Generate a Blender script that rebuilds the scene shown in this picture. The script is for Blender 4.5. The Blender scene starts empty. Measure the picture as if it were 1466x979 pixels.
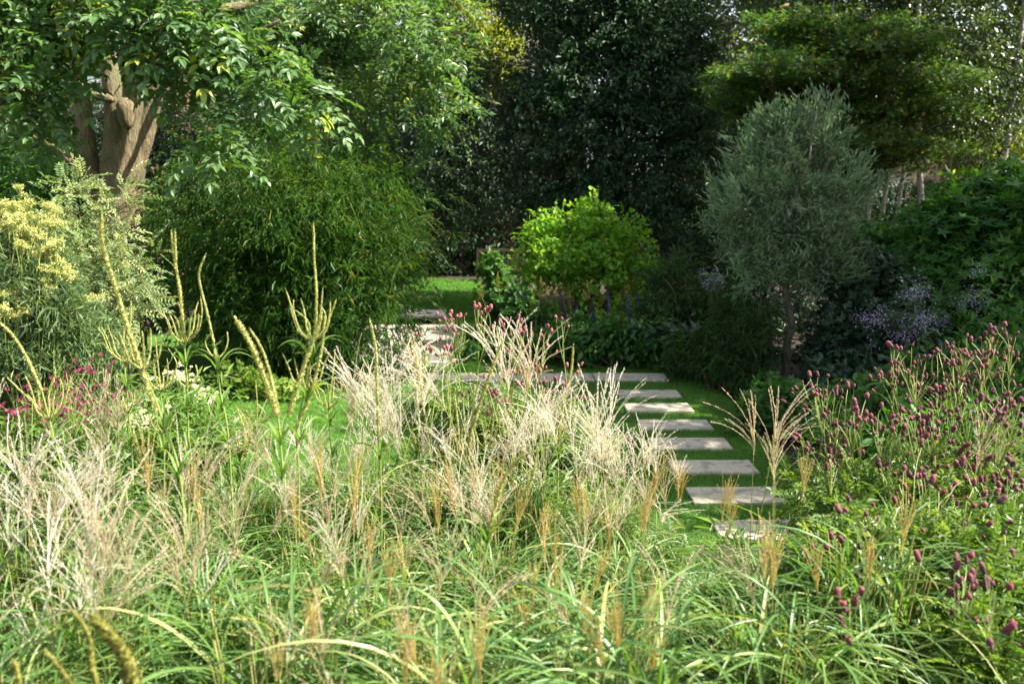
import bpy, math, random
import numpy as np
random.seed(5)
rng = np.random.default_rng(11)
S = bpy.context.scene
COL = S.collection
R = math.radians

# ------------------------------------------------------------------ camera
CAM_H, FPX, PITCH = 3.1, 1300.0, 9.16
cam = bpy.data.cameras.new('camera'); cam_o = bpy.data.objects.new('camera', cam); COL.objects.link(cam_o)
cam.sensor_width = 36.0; cam.lens = FPX / 1466 * 36.0
cam.clip_start = 0.05; cam.clip_end = 3000
cam_o.location = (0, 0, CAM_H); cam_o.rotation_euler = (R(90 - PITCH), 0, 0)
cam.dof.use_dof = True; cam.dof.focus_distance = 6.5; cam.dof.aperture_fstop = 2.5
S.camera = cam_o

# ------------------------------------------------------------------ light
SUN_AZ, SUN_EL = 97.0, 47.0          # azimuth from +Y towards +X
EXPOSURE = 1.85
w = bpy.data.worlds.new('World'); S.world = w; w.use_nodes = True
nt = w.node_tree; nt.nodes.clear()
sky = nt.nodes.new('ShaderNodeTexSky'); sky.sky_type = 'NISHITA'; sky.sun_disc = False
sky.sun_elevation = R(SUN_EL); sky.sun_rotation = R(SUN_AZ); sky.dust_density = 1.5; sky.air_density = 1.0
bg = nt.nodes.new('ShaderNodeBackground'); bg.inputs[1].default_value = 0.088
sky.ozone_density = .4
hsv = nt.nodes.new('ShaderNodeHueSaturation'); hsv.inputs['Saturation'].default_value = .55
wo = nt.nodes.new('ShaderNodeOutputWorld')
nt.links.new(sky.outputs[0], hsv.inputs['Color']); nt.links.new(hsv.outputs[0], bg.inputs[0]); nt.links.new(bg.outputs[0], wo.inputs[0])
sl = bpy.data.lights.new('sun', 'SUN'); sl.energy = 5.0; sl.angle = R(0.55); sl.color = (1.0, 0.94, 0.82)
so = bpy.data.objects.new('sun', sl); COL.objects.link(so)
so.rotation_euler = (R(90 - SUN_EL), 0, R(180 - SUN_AZ) )
SUNV = np.array([math.sin(R(SUN_AZ)) * math.cos(R(SUN_EL)), math.cos(R(SUN_AZ)) * math.cos(R(SUN_EL)), math.sin(R(SUN_EL))])
import mathutils
so.rotation_euler = mathutils.Vector(SUNV).to_track_quat('Z', 'Y').to_euler()
S.view_settings.view_transform = 'Standard'; S.view_settings.look = 'None'
S.view_settings.exposure = EXPOSURE; S.view_settings.gamma = 1.0
try: S.view_settings.use_curve_mapping = False
except Exception: pass
S.render.engine = 'CYCLES'
S.cycles.max_bounces = 7; S.cycles.diffuse_bounces = 3; S.cycles.glossy_bounces = 2
S.cycles.transmission_bounces = 4; S.cycles.transparent_max_bounces = 4; S.cycles.caustics_reflective = False
S.cycles.use_denoising = True

# ------------------------------------------------------------------ projection helpers (photo pixel -> place in the garden)
CP, SP = math.cos(R(PITCH)), math.sin(R(PITCH))
def zg(x, y):
    """ground height: flat garden, raised planting bank under the viewpoint"""
    t = np.clip((8.1 - np.asarray(y, float)) / 3.6, 0, 1)
    return 0.9 * t * t * (3 - 2 * t)
def U(px, py, d):                      # point on the sight line at distance y = d
    a = (px - 733) / FPX; b = (489.5 - py) / FPX
    vx, vy, vz = a, CP + b * SP, -SP + b * CP
    return np.array([vx / vy * d, d, CAM_H + vz / vy * d])
def G(px, py, z=0.0):                  # point of the sight line on height z
    a = (px - 733) / FPX; b = (489.5 - py) / FPX
    vx, vy, vz = a, CP + b * SP, -SP + b * CP
    t = (z - CAM_H) / vz
    return np.array([vx * t, vy * t, z])
def X(px, d, z=0.0):
    return (px - 733) / FPX * (d * CP + (CAM_H - z) * SP)
def base(px, d):
    x = X(px, d, 0.5); return np.array([x, d, float(zg(x, d))])

# ------------------------------------------------------------------ mesh building
def nrm(v):
    v = np.asarray(v, float); return v / (np.linalg.norm(v, axis=-1, keepdims=True) + 1e-9)
def runit(n):
    return nrm(rng.normal(size=(n, 3)))

class MB:
    def __init__(s): s.V = []; s.F = []; s.A = []; s.B = []; s.M = []; s.n = 0
    def add(s, V, F, rnd=0.5, u=0.0, mi=0):
        V = np.asarray(V, float).reshape(-1, 3); F = np.asarray(F, int)
        s.V.append(V); s.F.append(F + s.n)
        s.A.append(np.broadcast_to(np.asarray(rnd, float), (len(V),)))
        s.B.append(np.broadcast_to(np.asarray(u, float), (len(V),)))
        s.M.append(np.full(len(F), mi)); s.n += len(V)
    def mesh(s, name, mats, off=None, smooth=False):
        me = bpy.data.meshes.new(name)
        if not s.V: return me
        V = np.concatenate(s.V)
        if off is not None: V = V - np.asarray(off, float)
        tot = np.concatenate([np.full(len(f), f.shape[1]) for f in s.F])
        idx = np.concatenate([f.ravel() for f in s.F])
        me.vertices.add(len(V)); me.vertices.foreach_set('co', V.astype(np.float32).ravel())
        me.loops.add(len(idx)); me.loops.foreach_set('vertex_index', idx.astype(np.int32))
        me.polygons.add(len(tot))
        st = np.concatenate([[0], np.cumsum(tot)[:-1]])
        me.polygons.foreach_set('loop_start', st.astype(np.int32))
        me.polygons.foreach_set('loop_total', tot.astype(np.int32))
        me.polygons.foreach_set('material_index', np.concatenate(s.M).astype(np.int32))
        me.polygons.foreach_set('use_smooth', np.full(len(tot), bool(smooth)))
        for nm, arr in (('rnd', s.A), ('uacross', s.B)):
            at = me.attributes.new(nm, 'FLOAT', 'POINT'); at.data.foreach_set('value', np.concatenate(arr).astype(np.float32))
        if not isinstance(mats, (list, tuple)): mats = [mats]
        for m in mats: me.materials.append(m)
        me.update(calc_edges=True); me.validate(verbose=False)
        return me
    def build(s, name, mats, parent=None, smooth=False, local=False):
        off = None
        if parent is not None and not local:
            off = np.array(parent.location)
            if parent.parent is not None: off = off + np.array(parent.parent.location)
        me = s.mesh(name, mats, off, smooth)
        o = bpy.data.objects.new(name, me); COL.objects.link(o)
        if parent is not None: o.parent = parent
        return o

KITE = (np.array([[0, 0, 0], [.42, .5, .10], [1, 0, -.06], [.42, -.5, .10]]), np.array([[0, 1, 2], [0, 2, 3]]))
OVAL = (np.array([[0, 0, 0], [.25, .42, .07], [.62, .44, .06], [1, 0, -.10], [.62, -.44, .06], [.25, -.42, .07], [.5, 0, 0.0]]),
        np.array([[0, 1, 6], [1, 2, 6], [2, 3, 6], [3, 4, 6], [4, 5, 6], [5, 0, 6]]))
def lobed(n=5, deep=.55):
    v = [[0.32, 0, 0]]; k = n * 2
    for i in range(k + 1):
        a = math.pi * (-0.86 + 1.72 * i / k)
        r = (.62 if abs(a) < .4 else .52 if abs(a) < 1.4 else .42) if i % 2 == 1 else .62 * deep
        if i == 0 or i == k: r = .22
        v.append([.32 + r * math.cos(a), r * math.sin(a), .05 if i % 2 else -.02])
    return np.array(v), np.array([[0, i + 1, i + 2] for i in range(k)])
LOBED = lobed()
MAPLE = lobed(5, .38)

def leaves(mb, P, D, N, L, W, tm=KITE, rnd=None, mi=0):
    T, F = tm; n = len(P)
    D = nrm(D); Sd = nrm(np.cross(D, N)); N2 = np.cross(Sd, D)
    L = np.broadcast_to(L, (n,))[:, None, None]; W = np.broadcast_to(W, (n,))[:, None, None]
    V = P[:, None, :] + T[None, :, 0:1] * L * D[:, None, :] + T[None, :, 1:2] * W * Sd[:, None, :] + T[None, :, 2:3] * L * N2[:, None, :]
    k = len(T)
    FF = (F[None] + (np.arange(n) * k)[:, None, None]).reshape(-1, F.shape[1])
    if rnd is None: rnd = rng.random(n)
    mb.add(V.reshape(-1, 3), FF, np.repeat(np.broadcast_to(rnd, (n,)), k), np.tile(T[:, 1], n), mi)

def tubes(mb, P, Rr, sides=3, rnd=0.5, mi=0, cap=False):
    """P (N,k,3) polylines, Rr (N,k) radii"""
    P = np.asarray(P, float); N, k, _ = P.shape
    Rr = np.broadcast_to(np.asarray(Rr, float), (N, k))
    T = np.empty_like(P); T[:, 1:-1] = P[:, 2:] - P[:, :-2]; T[:, 0] = P[:, 1] - P[:, 0]; T[:, -1] = P[:, -1] - P[:, -2]
    T = nrm(T); m = np.abs(nrm(T.mean(1))[:, 2]) > .7
    ref = np.where(m[:, None], np.array([[1, .13, .07]]), np.array([[.05, .1, 1]]))[:, None, :]
    A = nrm(np.cross(T, np.broadcast_to(ref, T.shape))); B = np.cross(T, A)
    an = np.arange(sides) / sides * 2 * math.pi
    V = P[:, :, None] + Rr[:, :, None, None] * (np.cos(an)[None, None, :, None] * A[:, :, None] + np.sin(an)[None, None, :, None] * B[:, :, None])
    i = np.arange(k - 1)[:, None] * sides; j = np.arange(sides)[None]; j2 = (j + 1) % sides
    F = np.stack([i + j, i + j2, i + sides + j2, i + sides + j], -1).reshape(-1, 4)
    FF = (F[None] + (np.arange(N) * k * sides)[:, None, None]).reshape(-1, 4)
    r = np.repeat(np.broadcast_to(rnd, (N,)), k * sides)
    mb.add(V.reshape(-1, 3), FF, r, 0.0, mi)
    if cap:
        FC = np.concatenate([(np.arange(sides)[::-1])[None] + n * k * sides for n in range(N)] + [(np.arange(sides) + (k - 1) * sides)[None] + n * k * sides for n in range(N)])
        mb.F.append(FC + mb.n - len(V.reshape(-1, 3))); mb.M.append(np.full(len(FC), mi))

def smoothline(pts, k=16):
    pts = np.asarray(pts, float); n = len(pts)
    if n == 2: t = np.linspace(0, 1, k)[:, None]; return pts[0] * (1 - t) + pts[1] * t
    ext = np.vstack([2 * pts[0] - pts[1], pts, 2 * pts[-1] - pts[-2]]); out = []
    for s in np.linspace(0, n - 1 - 1e-6, k):
        i = int(s); t = s - i; p0, p1, p2, p3 = ext[i:i + 4]
        out.append(.5 * ((2 * p1) + (-p0 + p2) * t + (2 * p0 - 5 * p1 + 4 * p2 - p3) * t * t + (-p0 + 3 * p1 - 3 * p2 + p3) * t ** 3))
    return np.array(out)

def box(mb, x0, x1, y0, y1, z0, z1, mi=0, bev=0.0, jit=0.0, rnd=.5):
    c = np.array([[x0, y0, z0], [x1, y0, z0], [x1, y1, z0], [x0, y1, z0], [x0 + bev, y0 + bev, z1], [x1 - bev, y0 + bev, z1], [x1 - bev, y1 - bev, z1], [x0 + bev, y1 - bev, z1]], float)
    if bev:
        m = np.array([[x0, y0, z1 - bev], [x1, y0, z1 - bev], [x1, y1, z1 - bev], [x0, y1, z1 - bev]], float)
        V = np.vstack([c[:4], m, c[4:]])
        F = [[3, 2, 1, 0]] + [[i, (i + 1) % 4, 4 + (i + 1) % 4, 4 + i] for i in range(4)] + [[4 + i, 4 + (i + 1) % 4, 8 + (i + 1) % 4, 8 + i] for i in range(4)] + [[8, 9, 10, 11]]
    else:
        V = c; F = [[3, 2, 1, 0]] + [[i, (i + 1) % 4, 4 + (i + 1) % 4, 4 + i] for i in range(4)] + [[4, 5, 6, 7]]
    if jit: V = V + rng.normal(size=V.shape) * jit
    mb.add(V, F, rnd, 0, mi)

# ------------------------------------------------------------------ things
def thing(name, label, cat, loc=(0, 0, 0), group=None):
    o = bpy.data.objects.new(name, None); COL.objects.link(o)
    o.location = [float(v) for v in loc]; o.empty_display_size = .2
    o['label'] = label; o['category'] = cat
    if group: o['group'] = group
    return o
def tag(o, label=None, cat=None, group=None, kind=None):
    if label: o['label'] = label
    if cat: o['category'] = cat
    if group: o['group'] = group
    if kind: o['kind'] = kind
    return o
def part(name, me, parent, loc=(0, 0, 0), rot=(0, 0, 0), sc=1.0):
    o = bpy.data.objects.new(name, me); COL.objects.link(o); o.parent = parent
    o.location = [float(v) for v in loc]; o.rotation_euler = [float(v) for v in rot]
    o.scale = (sc, sc, sc) if np.isscalar(sc) else sc
    return o

# ------------------------------------------------------------------ materials
def newmat(name):
    m = bpy.data.materials.new(name); m.use_nodes = True; t = m.node_tree; t.nodes.clear(); return m, t, t.nodes.new, t.links.new
def leafmat(name, cols, trans=.38, tcol=None, rough=.5, rib=None, spec=.35, pos=None):
    m, t, n, l = newmat(name)
    a = n('ShaderNodeAttribute'); a.attribute_name = 'rnd'
    r = n('ShaderNodeValToRGB'); e = r.color_ramp.elements
    k = len(cols)
    for i, c in enumerate(cols):
        p = (pos[i] if pos else i / max(1, k - 1))
        el = e[0] if i == 0 else e[1] if i == 1 else e.new(p)
        el.position = p; el.color = (*c, 1)
    l(a.outputs['Fac'], r.inputs[0]); base_c = r.outputs[0]
    nz = n('ShaderNodeTexNoise'); nz.inputs['Scale'].default_value = 1.7; nz.inputs['Detail'].default_value = 3
    tc = n('ShaderNodeTexCoord'); l(tc.outputs['Object'], nz.inputs['Vector'])
    hs = n('ShaderNodeHueSaturation'); mr = n('ShaderNodeMapRange'); mr.inputs[1].default_value = .3; mr.inputs[2].default_value = .7
    mr.inputs[3].default_value = .78; mr.inputs[4].default_value = 1.22
    l(nz.outputs[0], mr.inputs[0]); l(mr.outputs[0], hs.inputs['Value']); l(base_c, hs.inputs['Color']); base_c = hs.outputs[0]
    if rib:
        u = n('ShaderNodeAttribute'); u.attribute_name = 'uacross'
        ab = n('ShaderNodeMath'); ab.operation = 'ABSOLUTE'; l(u.outputs['Fac'], ab.inputs[0])
        mm = n('ShaderNodeMapRange'); mm.inputs[1].default_value = .05; mm.inputs[2].default_value = .26; mm.inputs[3].default_value = 1; mm.inputs[4].default_value = 0
        l(ab.outputs[0], mm.inputs[0]); mx = n('ShaderNodeMixRGB'); l(mm.outputs[0], mx.inputs[0]); l(base_c, mx.inputs[1]); mx.inputs[2].default_value = (*rib, 1); base_c = mx.outputs[0]
    p = n('ShaderNodeBsdfPrincipled'); l(base_c, p.inputs['Base Color']); p.inputs['Roughness'].default_value = rough
    p.inputs['Specular IOR Level'].default_value = spec
    tr = n('ShaderNodeBsdfTranslucent'); mx2 = n('ShaderNodeMixRGB'); mx2.blend_type = 'MULTIPLY'; mx2.inputs[0].default_value = 1
    l(base_c, mx2.inputs[1]); tcol = tcol or (2.0, 1.9, .7); mx2.inputs[2].default_value = (*tcol, 1); l(mx2.outputs[0], tr.inputs[0])
    ms = n('ShaderNodeMixShader'); ms.inputs[0].default_value = trans; l(p.outputs[0], ms.inputs[1]); l(tr.outputs[0], ms.inputs[2])
    o = n('ShaderNodeOutputMaterial'); l(ms.outputs[0], o.inputs[0]); return m
def roughmat(name, c1, c2, scale=8, stretch=(1, 1, 1), rough=.85, bump=.3, bdist=.02, c3=None, spec=.3, space='Object'):
    m, t, n, l = newmat(name)
    tc = n('ShaderNodeTexCoord'); mp = n('ShaderNodeMapping'); mp.inputs['Scale'].default_value = stretch; l(tc.outputs[space], mp.inputs[0])
    nz = n('ShaderNodeTexNoise'); nz.inputs['Scale'].default_value = scale; nz.inputs['Detail'].default_value = 8; nz.inputs['Roughness'].default_value = .65; l(mp.outputs[0], nz.inputs['Vector'])
    r = n('ShaderNodeValToRGB'); e = r.color_ramp.elements; e[0].position = .3; e[0].color = (*c1, 1); e[1].position = .68; e[1].color = (*c2, 1)
    l(nz.outputs[0], r.inputs[0]); cc = r.outputs[0]
    if c3:
        n2 = n('ShaderNodeTexNoise'); n2.inputs['Scale'].default_value = scale * .23; n2.inputs['Detail'].default_value = 4; l(mp.outputs[0], n2.inputs['Vector'])
        mr = n('ShaderNodeMapRange'); mr.inputs[1].default_value = .5; mr.inputs[2].default_value = .65; l(n2.outputs[0], mr.inputs[0])
        mx = n('ShaderNodeMixRGB'); l(mr.outputs[0], mx.inputs[0]); l(cc, mx.inputs[1]); mx.inputs[2].default_value = (*c3, 1); cc = mx.outputs[0]
    p = n('ShaderNodeBsdfPrincipled'); l(cc, p.inputs['Base Color']); p.inputs['Roughness'].default_value = rough; p.inputs['Specular IOR Level'].default_value = spec
    if bump:
        b = n('ShaderNodeBump'); b.inputs['Strength'].default_value = bump; b.inputs['Distance'].default_value = bdist; l(nz.outputs[0], b.inputs['Height']); l(b.outputs[0], p.inputs['Normal'])
    o = n('ShaderNodeOutputMaterial'); l(p.outputs[0], o.inputs[0]); return m

M = {}
M['soil'] = roughmat('soil', (.018, .013, .009), (.06, .043, .028), 6, bump=.8, bdist=.05)
M['lawn'] = roughmat('lawn', (.04, .11, .013), (.07, .165, .02), 30, bump=.6, bdist=.03, c3=(.075, .14, .02))
M['paving'] = roughmat('paving', (.30, .27, .215), (.4, .365, .30), 34, bump=.3, bdist=.005, c3=(.25, .23, .18), rough=.85)
M['grass'] = leafmat('grass', [(.05, .15, .015), (.085, .22, .024), (.135, .26, .035)], .35, (1.6, 1.8, .7), .55)
M['stone'] = roughmat('stone', (.44, .385, .285), (.56, .50, .385), 40, bump=.3, bdist=.005, c3=(.30, .275, .20), rough=.8)
M['darkstone'] = roughmat('darkstone', (.10, .10, .10), (.17, .17, .165), 30, bump=.3, bdist=.004, rough=.6)
M['bark_ash'] = roughmat('bark_ash', (.06, .045, .026), (.34, .26, .155), 13, (2.6, 2.6, .38), .9, 1.0, .07, c3=(.15, .15, .075))
M['bark_dark'] = roughmat('bark_dark', (.035, .027, .018), (.10, .08, .055), 9, (2, 2, .5), .9, .7, .02)
M['bark_olive'] = roughmat('bark_olive', (.07, .058, .04), (.2, .17, .12), 14, (2, 2, .6), .9, .8, .02)
M['bark_birch'] = roughmat('bark_birch', (.16, .14, .12), (.62, .58, .52), 6, (1, 1, 2.5), .7, .3, .01)
M['twig'] = roughmat('twig', (.05, .035, .02), (.12, .09, .05), 20, bump=0)
M['cane'] = roughmat('cane', (.10, .13, .03), (.25, .24, .08), 5, (1, 1, 3), .5, 0)
M['timber'] = roughmat('timber', (.06, .042, .034), (.14, .10, .078), 6, (8, 8, 1), .8, .4, .005)
def brick(name, a, b, mortar):
    m, t, n, l = newmat(name); tc = n('ShaderNodeTexCoord'); mp = n('ShaderNodeMapping'); mp.inputs['Rotation'].default_value = (R(90), 0, 0)
    l(tc.outputs['Object'], mp.inputs[0]); bt = n('ShaderNodeTexBrick'); bt.inputs['Scale'].default_value = 4.4; bt.inputs['Color1'].default_value = (*a, 1); bt.inputs['Color2'].default_value = (*b, 1); bt.inputs['Mortar'].default_value = (*mortar, 1)
    bt.inputs['Mortar Size'].default_value = .02; l(mp.outputs[0], bt.inputs['Vector'])
    p = n('ShaderNodeBsdfPrincipled'); l(bt.outputs[0], p.inputs[0]); p.inputs['Roughness'].default_value = .9
    bu = n('ShaderNodeBump'); bu.inputs['Strength'].default_value = .4; l(bt.outputs['Fac'], bu.inputs['Height']); bu.invert = True; l(bu.outputs[0], p.inputs['Normal'])
    o = n('ShaderNodeOutputMaterial'); l(p.outputs[0], o.inputs[0]); return m
M['brick'] = brick('brick', (.12, .055, .035), (.08, .036, .026), (.16, .14, .115))
M['palebrick'] = brick('palebrick', (.42, .3, .22), (.34, .22, .15), (.45, .42, .36))
M['white'] = roughmat('white_paint', (.68, .68, .66), (.8, .8, .78), 12, bump=0, rough=.6)
M['roof'] = roughmat('roof_tile', (.06, .05, .045), (.13, .10, .085), 12, (1, 6, 1), .8, .4, .02)
m, t, n, l = newmat('window_glass'); p = n('ShaderNodeBsdfPrincipled'); p.inputs['Base Color'].default_value = (.02, .025, .03, 1); p.inputs['Roughness'].default_value = .05
o = n('ShaderNodeOutputMaterial'); l(p.outputs[0], o.inputs[0]); M['glass'] = m

M['ash'] = leafmat('ash_leaf', [(.032, .085, .026), (.066, .145, .042), (.125, .21, .065), (.36, .40, .06)], .38, (1.9, 1.9, .65), .45, pos=[0, .4, .9, 1], spec=.5)
M['bamboo'] = leafmat('bamboo_leaf', [(.02, .06, .014), (.042, .108, .022), (.09, .165, .03), (.24, .2, .06)], .35, (1.9, 1.8, .6), .45, pos=[0, .45, .92, 1])
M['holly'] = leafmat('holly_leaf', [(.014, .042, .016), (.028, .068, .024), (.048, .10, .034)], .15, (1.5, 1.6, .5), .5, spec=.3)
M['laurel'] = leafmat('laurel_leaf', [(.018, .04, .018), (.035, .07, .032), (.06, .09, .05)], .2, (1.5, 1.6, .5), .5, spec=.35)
M['golden'] = leafmat('golden_leaf', [(.07, .19, .02), (.15, .33, .035), (.33, .47, .06)], .45, (1.8, 1.7, .5), .5)
M['olive'] = leafmat('olive_leaf', [(.07, .135, .055), (.15, .24, .115), (.32, .4, .24)], .2, (1.4, 1.5, .9), .5, spec=.45)
M['maple'] = leafmat('maple_leaf', [(.026, .078, .02), (.055, .12, .026), (.11, .165, .03), (.27, .17, .028)], .35, (1.7, 1.9, .6), .5, pos=[0, .4, .86, 1])
M['birch'] = leafmat('birch_leaf', [(.025, .055, .02), (.05, .09, .03), (.10, .14, .045)], .3, (1.9, 1.9, .6), .35, spec=.5)
M['far'] = leafmat('far_leaf', [(.025, .055, .016), (.05, .09, .02), (.09, .13, .03)], .35, (2.1, 2.0, .6), .5)
M['sunny'] = leafmat('sunny_leaf', [(.09, .14, .02), (.17, .22, .03), (.3, .3, .05)], .5, (2.0, 1.9, .6), .5)
M['broad'] = leafmat('broad_leaf', [(.028, .085, .02), (.05, .14, .026), (.11, .22, .035)], .35, (1.8, 1.9, .5), .45)
M['ivy'] = leafmat('ivy_leaf', [(.018, .05, .02), (.035, .08, .035), (.06, .11, .05)], .15, (1.6, 1.8, .6), .35, spec=.5)
M['fern'] = leafmat('fern_leaf', [(.02, .055, .018), (.04, .09, .025), (.075, .13, .03)], .3, (1.8, 1.8, .6), .5)
M['lime'] = leafmat('lime_leaf', [(.08, .16, .02), (.13, .22, .03), (.22, .28, .05)], .4, (1.8, 1.7, .5), .5)
M['silver'] = leafmat('silver_leaf', [(.12, .2, .07), (.22, .3, .12), (.40, .44, .2)], .35, (1.5, 1.5, .8), .5)
M['fennel'] = leafmat('fennel_leaf', [(.06, .13, .05), (.12, .19, .08), (.2, .26, .1)], .35, (1.6, 1.6, .8), .55)
M['umbel'] = leafmat('umbel_flower', [(.36, .39, .11), (.54, .56, .2), (.66, .66, .3)], .3, (1.3, 1.2, .6), .6)
M['perennial'] = leafmat('perennial_leaf', [(.05, .12, .02), (.09, .18, .03), (.15, .24, .05)], .4, (1.8, 1.8, .6), .45, rib=(.2, .3, .1))
M['stem'] = leafmat('green_stem', [(.14, .22, .04), (.24, .32, .07), (.34, .36, .12)], .15, (1.3, 1.3, .6), .5)
M['sangleaf'] = leafmat('burnet_leaf', [(.05, .11, .025), (.10, .18, .035), (.19, .27, .06)], .4, (1.8, 1.8, .6), .42)
M['misc'] = leafmat('miscanthus_blade', [(.035, .105, .02), (.075, .18, .035), (.155, .26, .06), (.42, .4, .17)], .38, (1.7, 1.7, .6), .42, rib=(.22, .3, .12), pos=[0, .42, .84, 1], spec=.45)
M['silverplume'] = leafmat('silver_plume', [(.62, .58, .49), (.76, .73, .65), (.86, .84, .77)], .52, (1.15, 1.1, .95), .5)
M['pinkplume'] = leafmat('pink_plume', [(.42, .36, .23), (.6, .54, .39), (.76, .71, .57)], .5, (1.2, 1.1, .9), .5)
M['goldplume'] = leafmat('gold_plume', [(.44, .34, .10), (.6, .5, .19), (.72, .65, .34)], .3, (1.3, 1.1, .7), .5)
M['culm'] = leafmat('miscanthus_culm', [(.16, .2, .05), (.3, .3, .09), (.42, .36, .14)], .1, (1, 1, 1), .5)
M['spike'] = leafmat('culver_spike', [(.22, .24, .06), (.38, .39, .12), (.58, .56, .24)], .15, (1.2, 1.2, .6), .6)
M['spike_old'] = leafmat('culver_spike_old', [(.12, .11, .02), (.19, .19, .035), (.28, .27, .07)], .1, (1.2, 1.2, .6), .6)
M['culver'] = leafmat('culver_leaf', [(.055, .13, .02), (.09, .19, .035), (.16, .26, .05)], .42, (1.8, 1.8, .6), .45, rib=(.24, .34, .12))
def headmat(name, low, top):
    m, t, n, l = newmat(name)
    u = n('ShaderNodeAttribute'); u.attribute_name = 'uacross'; nz = n('ShaderNodeTexNoise'); nz.inputs['Scale'].default_value = 260; tc = n('ShaderNodeTexCoord'); l(tc.outputs['Object'], nz.inputs['Vector'])
    ad = n('ShaderNodeMath'); ad.operation = 'ADD'; l(u.outputs['Fac'], ad.inputs[0]); mu = n('ShaderNodeMath'); mu.operation = 'MULTIPLY_ADD'; mu.inputs[1].default_value = .9; mu.inputs[2].default_value = -.45; l(nz.outputs[0], mu.inputs[0]); l(mu.outputs[0], ad.inputs[1])
    r = n('ShaderNodeValToRGB'); r.color_ramp.elements[0].color = (*low, 1); r.color_ramp.elements[1].color = (*top, 1); l(ad.outputs[0], r.inputs[0])
    oi = n('ShaderNodeObjectInfo'); hv = n('ShaderNodeHueSaturation'); mr = n('ShaderNodeMapRange'); mr.inputs[3].default_value = .55; mr.inputs[4].default_value = 1.3; l(oi.outputs['Random'], mr.inputs[0]); l(mr.outputs[0], hv.inputs['Value']); l(r.outputs[0], hv.inputs['Color'])
    p = n('ShaderNodeBsdfPrincipled'); l(hv.outputs[0], p.inputs[0]); p.inputs['Roughness'].default_value = .7; p.inputs['Sheen Weight'].default_value = .15
    b = n('ShaderNodeBump'); b.inputs['Strength'].default_value = .9; b.inputs['Distance'].default_value = .002; l(nz.outputs[0], b.inputs['Height']); l(b.outputs[0], p.inputs['Normal'])
    o = n('ShaderNodeOutputMaterial'); l(p.outputs[0], o.inputs[0]); return m
M['head'] = headmat('burnet_head', (.05, .005, .012), (.17, .02, .032))
M['headpink'] = headmat('burnet_head_pink', (.13, .018, .028), (.38, .10, .11))
M['pink'] = leafmat('pink_petal', [(.09, .009, .025), (.15, .018, .045), (.28, .07, .11)], .3, (1.2, 1, 1), .6)
M['cream'] = leafmat('cream_petal', [(.5, .48, .22), (.6, .58, .32), (.68, .66, .45)], .3, (1, 1, .9), .6)
M['lilac'] = leafmat('lilac_petal', [(.4, .28, .55), (.52, .4, .66), (.65, .56, .76)], .3, (1, 1, 1), .6)
M['purple'] = leafmat('purple_petal', [(.05, .035, .22), (.09, .06, .36), (.16, .12, .45)], .25, (1, 1, 1), .6)
M['yellowplume'] = leafmat('yellow_plume', [(.2, .17, .02), (.34, .26, .03), (.42, .3, .05)], .3, (1.2, 1.1, .6), .6)

# ------------------------------------------------------------------ foliage generators
def ragged(blobs, k=5, f=.34):
    out = [tuple(q[:6]) for q in blobs]
    for q in blobs:
        if min(q[3:6]) < .2: continue
        for i in range(k):
            dv = runit(1)[0]; dv[2] = abs(dv[2]) * (1 if rng.random() < .7 else -.6); e = .78 + .3 * rng.random()
            s_ = f * (.6 + .7 * rng.random())
            out.append((q[0] + dv[0] * q[3] * e, q[1] + dv[1] * q[4] * e, q[2] + dv[2] * q[5] * e, q[3] * s_, q[4] * s_, q[5] * s_))
    return out
def cloud(n, blobs, shell=.45, lump=.22, zmin=None, rag=None):
    if rag is None: rag = 4
    if rag: blobs = ragged(blobs, rag)
    b = np.array(blobs, float); vol = b[:, 3] * b[:, 4] * b[:, 5]; vol = vol ** .8
    ch = rng.choice(len(b), size=n, p=vol / vol.sum())
    d = runit(n); ph = rng.random((5, 3)) * 6; kk = rng.normal(size=(5, 3)) * 3.4
    q = np.zeros(n)
    for i in range(5): q += np.sin(d @ kk[i] + ph[i, 0] + ch * 1.7) * (1 / (1 + i * .4))
    r = rng.random(n) ** shell * (1 + lump * q / 2)
    P = b[ch, :3] + d * r[:, None] * b[ch, 3:6]; O = nrm(d / b[ch, 3:6])
    if zmin is not None:
        k = P[:, 2] > zmin; P = P[k]; O = O[k]
    return P, O

def spray(mb, C, O, per, rad, L, W, tm=KITE, droop=.2, up=.8, spread=.8, mi=0, flat=.5, twigs=None, lvar=.3, align=.6):
    n = len(C)
    T = nrm(O + runit(n) * .7 + np.array([0, 0, -droop]))
    cr = rng.random(n)
    t = (rng.random((n, per)) * 1.6 - .8) * rad
    J = rng.normal(size=(n, per, 3)) * rad * .42; J[:, :, 2] *= flat
    P = C[:, None] + T[:, None] * t[:, :, None] + J
    D = T[:, None] * align + rng.normal(size=(n, per, 3)) * spread * .6 + np.array([0, 0, -droop])
    N = O[:, None] * .5 + np.array([0, 0, up]) + rng.normal(size=(n, per, 3)) * .35
    s = 1 + lvar * rng.normal(size=(n * per)); s = np.clip(s, .5, 1.6)
    r = np.clip(cr[:, None] * .55 + rng.random((n, per)) * .5, 0, 1).ravel()
    leaves(mb, P.reshape(-1, 3), D.reshape(-1, 3), N.reshape(-1, 3), L * s, W * s, tm, r, mi)
    if twigs is not None:
        A = C - T * rad * .9 - O * rad * .5; B = C + T * rad * .8
        tubes(twigs, np.stack([A, (A + B) / 2 + np.array([0, 0, rad * .05]), B], 1), np.array([[.006, .004, .002]]) * (1 + rad), 3)

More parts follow.
